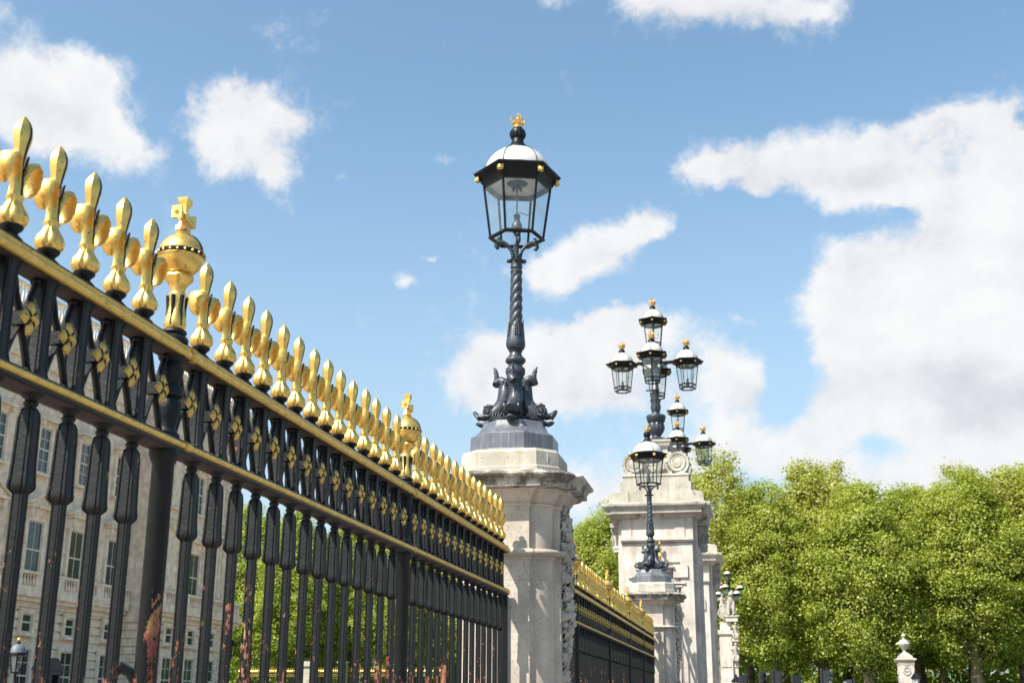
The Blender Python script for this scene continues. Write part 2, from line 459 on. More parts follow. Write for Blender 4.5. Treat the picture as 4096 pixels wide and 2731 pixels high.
def orb_mesh():
    b = MB()
    lob = lambda t, z: 1+.11*abs(math.cos(3*t)) if z < 3.0 else 1
    b.lathe([(.026,2.884),(.034,2.892),(.0375,2.906),(.0365,2.925),(.030,2.95),(.027,2.975),(.0295,3.0),(.033,3.018),(.030,3.026)], 24, mod=lob)
    lob2 = lambda t, z: 1+.14*abs(math.cos(3*t)) if z > 3.05 else 1
    b.lathe([(.028,3.022),(.028,3.04),(.033,3.062),(.047,3.078),(.050,3.086),(.047,3.093),(.03,3.098)], 24, mod=lob2)
    for k in range(6):   # black valleys between the acanthus leaves
        a = PI/6+k*PI/3
        b.tube([(.034*math.cos(a),.034*math.sin(a),2.90),(.029*math.cos(a),.029*math.sin(a),2.96),(.033*math.cos(a),.033*math.sin(a),3.014)], [.006,.007,.008], 6, 1)
    c, r = 3.172, .084
    prof = [(r*math.cos(p), c+r*math.sin(p)) for p in [R(d) for d in (-80,-65,-50,-35,-20,-8,8,20,35,50,65,80,89)]]
    b.lathe(prof, 28)
    b.torus((0,0,c-.010), r+.0005, .0035, n=28); b.torus((0,0,c+.011), r, .003, n=28)
    b.lathe([(r+.0002,c-.009),(r+.0032,c-.008),(r+.0032,c+.009),(r+.0002,c+.010)], 28, mat=1)
    for k in range(20):
        a = 2*PI*k/20
        b.ball(((r+.003)*math.cos(a),(r+.003)*math.sin(a),c), .0055, 6, 5)
    # band over the top towards the street
    for sx in (1,-1):
        b.tube([(sx*(r+.001)*math.cos(p), 0, c+(r+.001)*math.sin(p)) for p in [R(d) for d in range(8, 86, 11)]], .008, 6, 1, flat=(.35,1))
    b.lathe([(.026,3.252),(.028,3.262),(.020,3.268),(.018,3.276)], 12)
    # cross with flared square arms
    z0 = 3.325
    b.box(-.014,.014,-.014,.014,z0-.014,z0+.014)
    def arm(d, L):
        rings = []
        for t, w in ((.012,.012),(L*.55,.016),(L*.72,.024),(L,.026)):
            q = []
            for u, v in ((-1,-1),(1,-1),(1,1),(-1,1)):
                if d == 'z': q.append((u*w*.75, v*w*.9, z0+t))
                elif d == '-z': q.append((u*w*.75, v*w*.9, z0-t))
                elif d == 'y': q.append((u*w*.75, t, z0+v*w*.9))
                else: q.append((u*w*.75, -t, z0+v*w*.9))
            rings.append(q)
        b.loft(rings)
    arm('z', .072); arm('-z', .055); arm('y', .062); arm('-y', .062)
    b.ball((0,-.064,z0), .008, 8, 6); b.ball((0,.064,z0), .008, 8, 6)
    return b

# prototypes (built once, later moved into place / copied)
P = {}
P['bar'] = bar_mesh().build('bar', M['paint'])
P['fin'] = finial_mesh().build('fleur_finial', [M['gold'], M['black']], P['bar'])
P['brace'] = brace_mesh().build('cross_brace', M['paint'])
P['ros'] = rosette_mesh().build('rosette', [M['golddull'], M['black']], P['brace'])
P['post'] = post_mesh().build('post', M['paint'])
P['orb'] = orb_mesh().build('orb_finial', [M['gold'], M['black']], P['post'])
used = set()
def place(key, parent, y, x=0.0, z=0.0):
    if key not in used:
        used.add(key); o = P[key]; o.parent = parent
    else:
        o = dup(P[key], parent)
    o.location = (x, y, z)
    return o

def railing(label, bars, posts, y0, y1, group=None, backstay=()):
    t = thing('iron_railing', label, 'railing', (FX, 0, 0), group=group)
    tr = MB()
    tr.box(-.042,.042,y0,y1,2.788,2.838); tr.box(-.038,.038,y0,y1,2.785,2.788,1)
    top = tr.build('top_rail', [M['black'], M['primer']], t, sharp=30)
    g = MB()
    g.tube([(.042,y0,2.803),(.042,y1,2.803)], .0155, 10); g.tube([(.040,y0,2.825),(.040,y1,2.825)], .008, 8)
    for p in posts:
        g.tube([(.042,p+.055,2.803),(.042,p+.095,2.803)], .021, 10); g.tube([(.040,p+.055,2.825),(.040,p+.095,2.825)], .012, 8)
    g.build('gilt_moulding', M['goldrail'], top)
    lr = MB()
    lr.box(-.046,.046,y0,y1,2.450,2.490); lr.box(-.042,.042,y0,y1,2.447,2.450,1)
    low = lr.build('lower_rail', [M['black'], M['primer']], t, sharp=30)
    g = MB(); g.tube([(.046,y0,2.472),(.046,y1,2.472)], .0115, 10)
    for p in posts: g.tube([(.046,p+.055,2.472),(.046,p+.095,2.472)], .016, 10)
    g.build('gilt_moulding', M['goldrail'], low)
    rv = random.Random(len(bars))
    for y in bars:
        o = place('bar', t, y+rv.uniform(-.003,.003)); o.rotation_euler = (rv.uniform(-.0012,.0012), rv.uniform(-.0015,.0015), 0)
        o.children[0].rotation_euler = (0, 0, rv.uniform(-.07,.07)); o.children[0].location = (0, 0, rv.uniform(-.004,.003))
    ys_ = sorted(list(bars)+list(posts))
    for a, c in zip(ys_[:-1], ys_[1:]): place('brace', t, (a+c)/2)
    for y in posts: place('post', t, y)
    bs = MB(); bs.box(-.05,.05,y0,y1,.18,.3)
    bs.build('bottom_rail', M['paint'], t)
    for y in backstay:
        k = MB()
        k.tube([(-.03,y,1.655),(-.05,y-.008,1.695),(-.08,y-.016,1.712),(-.108,y-.022,1.695),(-.12,y-.024,1.65),(-.122,y-.024,1.5),(-.115,y-.02,.9),(-.11,y-.02,.3)], [.016,.019,.02,.02,.019,.018,.018,.018], 8, flat=(1,1.3))
        k.build('backstay', M['black'], t)
    return t

S_ = .2; G2 = .2273
bars = []; posts = []
first = 2.872
for bay in range(-1, 3):
    b0 = first - 9*S_ + bay*(13*S_+2*G2)          # first spike of the bay
    bars += [b0 + S_*i for i in range(14)]
    posts.append(b0 + 13*S_ + G2)
posts = posts[:-1]
bars = [y for y in bars if y > -2.3]
railing('tall black railing with gilt spikes and chipped paint, nearest, ending at the near pillar', bars, posts, -2.35, 9.93, 'railing runs along the forecourt', backstay=[3.9])
wp = MB(); wp.box(-.024,.024,9.935,9.968,.3,2.45)
wp.build('wall_post', M['black'], None).parent = bpy.data.objects['iron_railing']; bpy.data.objects['wall_post'].location = (0,0,0)
op = [14.0, 17.2, 19.95, 22.35]
bars2 = []
edges = [10.86] + op + [24.86]
for k in range(5):
    a, c = edges[k], edges[k+1]
    a2 = a + (G2 if k else .12); c2 = c - (G2 if k < 4 else .12)
    n = int(round((c2-a2)/S_))
    bars2 += [a2 + (c2-a2)*i/n for i in range(n+1)]
railing('black railing with a dense golden row of spikes between the two lamp pillars', bars2, op, 10.83, 24.88, 'railing runs along the forecourt')

# ------------------------------------------------------------------ lamp pillars
def pplan(o, z, cx=0, cy=0):
    a = .42+o; c = .37+o; w = .2+o*.72
    q = [(w,-a),(w,-c)]
    # convex quarter between the strips
    for k in range(1, 8):
        t = -PI/2 + (PI/2)*k/8
        rr = c - w
        q.append((w + rr*math.cos(t)*1.0, -w + rr*math.sin(t)*1.0))
    q += [(c,-w),(a,-w)]
    out = []
    for k in range(4):
        co, si = [(1,0),(0,1),(-1,0),(0,-1)][k]
        out += [(x*co-y*si+cx, x*si+y*co+cy, z) for x, y in q]
    return out
def octa(a, f, z):
    """octagon: apothem a, half-width of the axis-parallel sides f"""
    return [(f,-a,z),(a,-f,z),(a,f,z),(f,a,z),(-f,a,z),(-a,f,z),(-a,-f,z),(-f,-a,z)]

def lamp_pillar():
    t = thing('stone_pillar', 'near stone pillar with dark weathered cap and carved fruit garland', 'pillar')
    b = MB()
    b.loft([pplan(.06,-.4),pplan(.06,.5),pplan(.05,.52),pplan(0,.56),pplan(0,2.735),pplan(.012,2.742),pplan(.014,2.768),pplan(.03,2.774)])
    b.loft([pplan(-.004,2.8),pplan(-.004,3.17),pplan(.012,3.185),pplan(.016,3.20),pplan(.006,3.208),pplan(.02,3.225),pplan(.045,3.255),pplan(.062,3.285),pplan(.10,3.315)])
    sh = b.build('shaft', M['stone'], t, sharp=28)
    b = MB()
    rings = []
    for k in range(9):
        a = -PI/2 + PI*k/8
        rings.append(pplan(.03+.032*math.cos(a), 2.797+.027*math.sin(a)))
    b.loft(rings)
    b.build('torus_moulding', M['stone'], t, sharp=50)
    b = MB()
    lv = [(.15,3.318),(.168,3.322),(.168,3.365),(.178,3.372),(.186,3.386),(.205,3.398),(.218,3.410),(.224,3.424),(.212,3.440),(.18,3.452),(.09,3.472)]
    rg = random.Random(3); rings = []
    for o, z in lv:
        ring = pplan(o, z); nn = len(ring)
        if o > .17: ring = [(x*(1+.016*(rg.random()-.6)), y*(1+.016*(rg.random()-.6)), zz+.012*(rg.random()-.5)) for x,y,zz in ring]
        rings.append(ring)
    b.loft(rings)
    b.build('cornice', M['stonew'], t, sharp=30)
    b = MB()
    b.loft([octa(.437,.268,3.46),octa(.437,.268,3.515),octa(.425,.262,3.525),octa(.422,.260,3.645),octa(.405,.25,3.672),octa(.30,.2,3.676)])
    rg = random.Random(5)
    for k in range(4):     # patched block on the street side
        b.box(.30,.345,-.345+.03*k,-.32+.03*k,3.56,3.62+.02*rg.random())
    b.build('plinth', M['stonem'], t, sharp=25)
    # carved garlands on the two long sides
    g = MB(); rg = random.Random(11)
    z = 3.16
    while z > .7:
        ph = (3.16-z)
        fat = .050 + .055*max(0, math.sin(ph*3.0+.4))**1 + (.03 if 2.0 < z < 2.5 else 0)
        for q in range(7):
            r = rg.choice([.014,.018,.024,.03,.038]) * (1.25 if fat > .085 else 1)
            yy = (rg.random()-.5)*.24
            xx = .400 + fat*(1-(yy/.16)**2)*rg.uniform(.35,.85)
            if rg.random() < .38: g.ball((xx,yy,z+rg.uniform(-.03,.03)), r, 9, 7, lump=.12, rng=rg)
            else:
                a = rg.uniform(0, PI)
                g.tube([(xx-.03,yy,z-.03),(xx+.01,yy+.02*math.cos(a),z),(xx+.02,yy+.05*math.cos(a),z+.035),(xx-.005,yy+.06*math.cos(a),z+.055)], [.012,.028,.022,.005], 7, flat=(.35,1.4))
        z -= .045
    for zz, r in ((2.30,.058),(2.185,.052),(2.42,.046),(2.96,.055),(2.86,.05),(3.05,.045)):
        g.ball((.462,rg.uniform(-.03,.03),zz), (r*.9,r,r), 14, 10, lump=.04, rng=rg)
    for k in range(14):
        g.ball((.462+rg.uniform(-.03,.04),rg.uniform(-.09,.09),2.30+rg.uniform(-.12,.1)), rg.uniform(.018,.03), 9, 7)
    for k in range(7):     # lion mask at the head of the garland
        a = R(-150+50*k)
        g.ball((.47,.055*math.sin(a),3.02+.06*math.cos(a)), (.03,.026,.03), 8, 6, lump=.2, rng=rg)
    g.box(.415,.435,-.03,.03,.7,3.1)
    ga = g.build('fruit_garland', M['carve'], t, sharp=60)
    return t
pil1 = lamp_pillar(); pil1.location = (-2.0, 10.39, 0)
pil1['group'] = 'stone lamp pillars'
pil2 = dup(pil1); pil2.location = (-2.0, 25.32, .27)
pil2['label'] = 'second smaller looking stone pillar, at the far end of the golden railing'

# ------------------------------------------------------------------ lanterns
def hexr(r, z, rot=0): return [(r*math.cos(rot+PI/3*i), r*math.sin(rot+PI/3*i), z) for i in range(6)]
PROTO_L = {}
def lantern_parts(style, parent):
    """lantern with its glass bottom at z = 0; frame mesh with children"""
    big = style == 'big'
    gb, gt = 0.0, (.56 if big else .50)
    rb, rt, rd, rm = (.195, .262, .285, .345) if big else (.246, .312, .313, .372)
    f = MB()
    if not big:
        f.loft([hexr(.235,-.022),hexr(.264,-.016),hexr(.266,-.004),hexr(.252,.012),hexr(.238,.012)], caps=False)
        f.loft([hexr(.238,.012),hexr(.235,-.022)], caps=False)
    else:
        for zz in (-.012, .085):
            f.loft([hexr(.168+.10*zz,zz-.012),hexr(.203+.12*zz,zz-.010),hexr(.203+.12*zz,zz+.012),hexr(.168+.10*zz,zz+.014),hexr(.168+.10*zz,zz-.012)], caps=False)
    for p, q in zip(hexr(rb,0), hexr(rt,gt)):
        f.tube([p, q], .0115 if not big else .010, 6)
    f.loft([hexr(rt-.027,gt-.01),hexr(rt+.010,gt-.01),hexr(rt+.014,gt+.014),hexr(rt+.03,gt+.03),hexr(.352,gt+.055),hexr(.372,gt+.083),hexr(.40,gt+.102),hexr(.404,gt+.108),hexr(.412,gt+.112),hexr(.414,gt+.126),hexr(.40,gt+.134),hexr(rd+.022,gt+.146),hexr(rd-.013,gt+.138),hexr(rt-.027,gt-.01)], caps=False)
    # dome seams, neck and ruffle
    zr = gt+.140
    H = .265 if not big else .285
    dome = [(rd*math.cos(a), zr+H*math.sin(a)) for a in [R(d) for d in range(0, 78, 7)]]
    for k in range(6):
        a = PI/3*k + PI/6*0
        f.tube([((r+.002)*math.cos(a),(r+.002)*math.sin(a),z) for r, z in dome], .0055, 5)
    f.torus((0,0,zr+.004), rd+.003, .007, n=30)
    zt = zr + H*math.sin(R(77))
    if not big:
        f.lathe([(.105,zt-.022),(.120,zt-.012),(.118,zt+.0),(.108,zt+.012),(.092,zt+.02),(.080,zt+.035),(.066,zt+.055),(.058,zt+.075),(.056,zt+.10),(.064,zt+.112),(.055,zt+.118)], 20)
        f.lathe([(.05,zt+.112),(.066,zt+.118),(.073,zt+.14),(.076,zt+.165),(.070,zt+.188),(.062,zt+.2),(.048,zt+.212),(.046,zt+.222)], 48, mod=lambda t, z: 1+.055*math.cos(14*t) if z < zt+.17 else 1)
        zc = zt+.222
    else:
        f.lathe([(.085,zt-.02),(.075,zt+.02),(.07,zt+.05),(.082,zt+.06),(.078,zt+.068),(.05,zt+.072),(.035,zt+.095),(.03,zt+.11)], 18)
        zc = zt+.108
    fr = f.build('lantern', M['black'], parent, sharp=35)
    for k in range(6):
        a0, a1 = PI/3*k, PI/3*(k+1)
        g = MB(); vs = []
        for off in (0, -.004):
            for a, r, z in ((a0,rb+off,.01),(a1,rb+off,.01),(a1,rt+off,gt-.01),(a0,rt+off,gt-.01)):
                vs.append((r*math.cos(a), r*math.sin(a), z))
        g.add(vs, [(0,1,2,3),(7,6,5,4),(0,4,5,1),(1,5,6,2),(2,6,7,3),(3,7,4,0)])
        g.build('glass_pane', M['glass'], fr)
    d = MB(); d.lathe(dome + [(rd*.96*math.cos(R(77)), zt-.004)], 36)
    d.build('dome', M['milk'] if not big else M['milkd'], fr, sharp=60)
    mk = MB()
    mk.ball((0,0,0), (.032,.036,.040), 10, 7)
    mk.ball((.028,0,-.012), (.014,.018,.016), 8, 6)
    for sy in (1,-1):
        mk.ball((.024,.014*sy,.012), .008, 6, 5); mk.ball((0,.032*sy,.026), .011, 6, 5)
    for j in range(7):
        b_ = R(-130+43*j); mk.ball((-.004,.034*math.sin(b_),.036*math.cos(b_)), .012, 6, 5)
    mk.v = [(x*.78, y*.78, z*.78) for x, y, z in mk.v]
    m0 = mk.build('lion_mask', M['gold'], fr)
    for k in range(6):
        o = m0 if k == 0 else m0.copy()
        if k: COL.objects.link(o); o.parent = fr
        a = PI/3*k; o.location = (rm*math.cos(a), rm*math.sin(a), gt+.066); o.rotation_euler = (0,0,a)
    # crown
    c = MB()
    if not big:
        c.lathe([(.044,zc-.004),(.046,zc+.012),(.040,zc+.016),(.043,zc+.032),(.052,zc+.042),(.049,zc+.046),(.036,zc+.042)], 16)
        for k in range(8):
            a = PI/4*k; c.ball((.053*math.cos(a),.053*math.sin(a),zc+.05), (.009,.009,.013), 6, 5)
        for k in range(4):
            a = PI/2*k + .3
            c.tube([(r*math.cos(a), r*math.sin(a), zc+h) for r, h in ((.05,.045),(.068,.065),(.073,.085),(.06,.1),(.035,.098),(.012,.088))], .008, 6)
        c.ball((0,0,zc+.1), .014, 8, 6)
        c.box(-.008,.008,-.008,.008,zc+.105,zc+.155); c.box(-.008,.008,-.022,.022,zc+.122,zc+.14)
        c.build('crown', M['gold'], fr)
    else:
        c.lathe([(.05,zc-.006),(.058,zc+.006),(.056,zc+.03),(.06,zc+.034)], 16)
        for k in range(8):
            a = PI/4*k; c.tube([(r*math.cos(a), r*math.sin(a), zc+h) for r, h in ((.06,.03),(.08,.06),(.086,.095),(.075,.13),(.045,.152),(.008,.146))], .0095, 6)
            c.ball((.066*math.cos(a+.4),.066*math.sin(a+.4),zc+.045), .012, 6, 5)
        c.ball((0,0,zc+.165), .016, 8, 6); c.box(-.007,.007,-.007,.007,zc+.17,zc+.215); c.box(-.007,.007,-.02,.02,zc+.185,zc+.2)
        cr = c.build('crown', M['gold'], fr)
        v = MB(); v.ball((0,0,zc+.085), (.074,.074,.062), 14, 9); v.build('velvet_cap', M['pink'], fr)
    # white reflector under the roof and the burner
    w = MB(); q_ = rt/.312; w.lathe([(.10*q_,gt+.06),(.27*q_,gt+.045),(.275*q_,gt+.03),(.265*q_,gt+.03),(.10*q_,gt+.045),(.10*q_,gt+.06)], 28, caps=False)
    w.build('reflector', M['opal'], fr)
    k = MB()
    k.lathe([(.10,gt+.052),(.06,gt+.035),(.03,gt+.01),(.02,gt-.01)], 14)
    for j in range(4):
        a = PI/2*j; k.ball((.035*math.cos(a),.035*math.sin(a),gt-.012), (.014,.014,.026), 8, 6)
    k.tube([(0,0,gt-.02),(0,.01,.2)], .006, 6)
    k.tube([(0,0,.26),(.06,.01,.25),(.10,.02,.24),(.15,.04,.27),(.17,.05,.4)], .004, 5)
    k.lathe([(.012,.01),(.03,.04),(.046,.07),(.052,.10),(.045,.14),(.026,.17),(.03,.20),(.034,.225),(.016,.24)], 14)
    if big: k.box(-.01,.01,-.16,.16,.07,.08)
    k.build('burner', M['black'] if big else M['iron'], fr)
    return fr
def lantern(style, parent, loc, rz):
    if style not in PROTO_L:
        o = PROTO_L[style] = lantern_parts(style, parent)
    else:
        o = dup(PROTO_L[style], parent)
    o.location = loc; o.rotation_euler = (0,0,rz)
    return o

# ------------------------------------------------------------------ dolphin lamp
def dolphin():
    b = MB(); rg = random.Random(2)
    b.tube([(.215,0,4.05),(.17,0,4.075),(.125,.0,4.11),(.095,.015,4.17),(.085,.022,4.24),(.088,.010,4.31),(.10,-.012,4.36),(.135,-.022,4.375),(.165,-.010,4.358),(.172,.008,4.33)],
           [.070,.076,.076,.070,.062,.053,.045,.041,.039,.036], 14, up=(0,1,0))
    b.ball((.212,0,4.068), (.080,.070,.074), 16, 11)
    b.ball((.20,0,4.115), (.055,.045,.035), 12, 8)
    # upper jaw, curling up to a fleshy lip
    b.tube([(.24,0,4.045),(.285,0,4.036),(.315,0,4.038),(.342,0,4.055),(.356,0,4.08)], [.052,.044,.038,.032,.020], 10, flat=(.7,1.35))
    b.tube([(.325,-.052,4.02),(.352,-.032,4.062),(.362,0,4.078),(.352,.032,4.062),(.325,.052,4.02)], [.012,.017,.019,.017,.012], 8)
    # lower jaw
    b.tube([(.21,0,4.0),(.26,0,3.975),(.30,0,3.962),(.325,0,3.966)], [.045,.038,.032,.022], 10, flat=(.6,1.35))
    b.tube([(.30,-.042,3.968),(.326,-.022,3.975),(.336,0,3.978),(.326,.022,3.975),(.30,.042,3.968)], [.010,.015,.016,.015,.010], 8)
    for s in (1,-1):
        b.torus((.238,.062*s,4.078), .034, .011, 'Y', 16, 6)
        b.ball((.238,.066*s,4.078), (.024,.014,.024), 10, 7)
        b.torus((.238,.079*s,4.078), .010, .004, 'Y', 10, 5)
        b.tube([(.275,.054*s,4.115),(.24,.062*s,4.130),(.20,.062*s,4.120),(.18,.058*s,4.09)], [.010,.017,.016,.008], 7)
        b.tube([(.262,.066*s,4.044),(.235,.072*s,4.032),(.205,.070*s,4.042)], [.006,.012,.006], 7)
        for k in range(4):   # gill folds
            x0 = .20-.024*k
            b.tube([(x0+.035,.050*s,3.985),(x0+.01,.068*s,4.0),(x0-.012,.073*s,4.03),(x0-.02,.07*s,4.07)], [.005,.010,.010,.005], 6)
        b.tube([(.16,.05*s,4.0),(.12,.10*s,4.0),(.09,.125*s,4.04)], [.034,.026,.008], 7, flat=(.4,1.2))
    b.tube([(.18,0,4.10),(.165,0,4.135),(.172,0,4.152)], [.02,.012,.004], 7)
    for k in range(10):      # spines and scales
        t = k/9
        z = 4.13+.22*t; x = .095+.06-.02*t
        b.ball((x,.012,z), (.012,.008,.014), 6, 5)
        for s in (1,-1):
            b.ball((x-.03,.012+s*.042,z), (.016,.012,.014), 6, 5); b.ball((x-.055,.012+s*.05,z-.01), (.016,.012,.014), 6, 5)
    # tail fin
    b.tube([(.15,0,4.335),(.165,0,4.37),(.17,0,4.41),(.173,.0,4.445),(.183,.0,4.475),(.198,0,4.495)], [.026,.026,.022,.019,.014,.004], 8, flat=(1,.7))
    b.ball((.188,0,4.45), (.010,.006,.018), 6, 5)
    return b
def pillar_lamp():
    t = thing('pillar_lamp', 'large six sided lantern on a twisted pole with dolphins, on the near pillar', 'lamp')
    b = MB()
    b.loft([octa(.378,.157,3.66),octa(.378,.157,3.672),octa(.368,.153,3.69),octa(.364,.151,3.822),octa(.358,.149,3.832)])
    b.loft([octa(.356,.148,3.83),octa(.335,.139,3.845),octa(.30,.124,3.875),octa(.275,.114,3.915),octa(.262,.109,3.955),octa(.25,.10,3.965)])
    b.build('octagonal_base', M['lead'], t, sharp=25)
    proto = None
    for k in range(4):
        if proto is None:
            proto = o = dolphin().build('dolphin', M['iron'], t, sharp=60)
        else:
            o = proto.copy(); COL.objects.link(o); o.parent = t
        o.rotation_euler = (0,0,R(4)+PI/2*k)
    # stem
    b = MB()
    b.lathe([(.12,3.95),(.11,4.05),(.085,4.2),(.07,4.34),(.072,4.40),(.085,4.43),(.089,4.44),(.089,4.475),(.082,4.485),(.066,4.495),(.062,4.525)], 24)
    b.lathe([(.06,4.52),(.078,4.53),(.0885,4.548),(.0885,4.565),(.078,4.582),(.062,4.588),(.062,4.605),(.054,4.612),(.052,4.63),(.060,4.638),(.062,4.645),(.058,4.65)], 40, mod=lambda t_, z: 1+.055*abs(math.cos(4*t_)) if 4.535 < z < 4.58 else 1)
    b.lathe([(.058,4.65),(.075,4.668),(.0845,4.695),(.0850,4.72),(.081,4.755),(.073,4.80),(.066,4.845),(.060,4.87)], 48, mod=lambda t_, z: 1+.045*abs(math.sin(4*t_)))
    for k in range(4):       # leaf tips opening around the pole
        a = PI/2*k + .35
        for w in (-.25,0,.25):
            b.tube([((r)*math.cos(a+w*(1-q)), r*math.sin(a+w*(1-q)), z) for r, z, q in ((.076,4.78,0),(.069,4.84,.1),(.065,4.89,.35),(.066,4.925,.7),(.071,4.945,1))], [.012,.013,.013,.010,.004], 6, flat=(.5,1.4))
    # rope-twisted pole
    rings = []; nz = 70
    for i in range(nz+1):
        u = i/nz; z = 4.83+u*(5.40-4.83); r = .062-.008*u
        ring = []
        for j in range(40):
            a = 2*PI*j/40; ph = 4*a - u*2*PI*3.3*4/2
            s_ = abs(math.sin(ph/2))
            q = r*(.80+.20*s_**.6)
            ring.append((q*math.cos(a), q*math.sin(a), z))
        rings.append(ring)
    b.loft(rings)
    b.lathe([(.047,5.39),(.056,5.397),(.056,5.41),(.047,5.417),(.047,5.43),(.056,5.44),(.053,5.455),(.050,5.50),(.055,5.515),(.06,5.52),(.03,5.53)], 24, mod=lambda t_, z: 1+.05*math.cos(10*t_) if 5.44 < z < 5.5 else 1)
    for k in range(4):
        a = PI/2*k+.28; b.ball((.066*math.cos(a),.066*math.sin(a),5.507), (.028,.028,.02), 10, 7)
    b.build('twisted_pole', M['iron'], t, sharp=50)
    b = MB()
    for k in range(4):
        a = PI/2*k+.28
        pts = [(.03,5.50),(.035,5.56),(.05,5.615),(.085,5.66),(.125,5.685),(.16,5.69),(.185,5.675),(.19,5.65),(.178,5.632),(.162,5.635)]
        b.tube([(r*math.cos(a), r*math.sin(a), z) for r, z in pts], [.018,.017,.017,.018,.02,.021,.021,.021,.02,.014], 8, flat=(1,1.1))
        pts = [(.155,5.69),(.175,5.712),(.172,5.728),(.155,5.728)]
        b.tube([(r*math.cos(a), r*math.sin(a), z) for r, z in pts], [.02,.02,.018,.012], 7)
    b.build('scroll_bracket', M['iron'], t, sharp=60)
    L_ = lantern('near', t, (0,0,5.735), R(16))
    return t
lamp1 = pillar_lamp(); lamp1.location = (-2.035, 10.39, 0); lamp1.rotation_euler = (0, R(.45), 0)
lamp1['group'] = 'dolphin lamps on the small pillars'
lamp2 = dup(lamp1); lamp2.location = (-2.02, 25.32, .255); lamp2.rotation_euler = (0, R(-.2), R(-20))
lamp2['label'] = 'smaller looking single lantern with dolphins, in front of the big white gate pier'

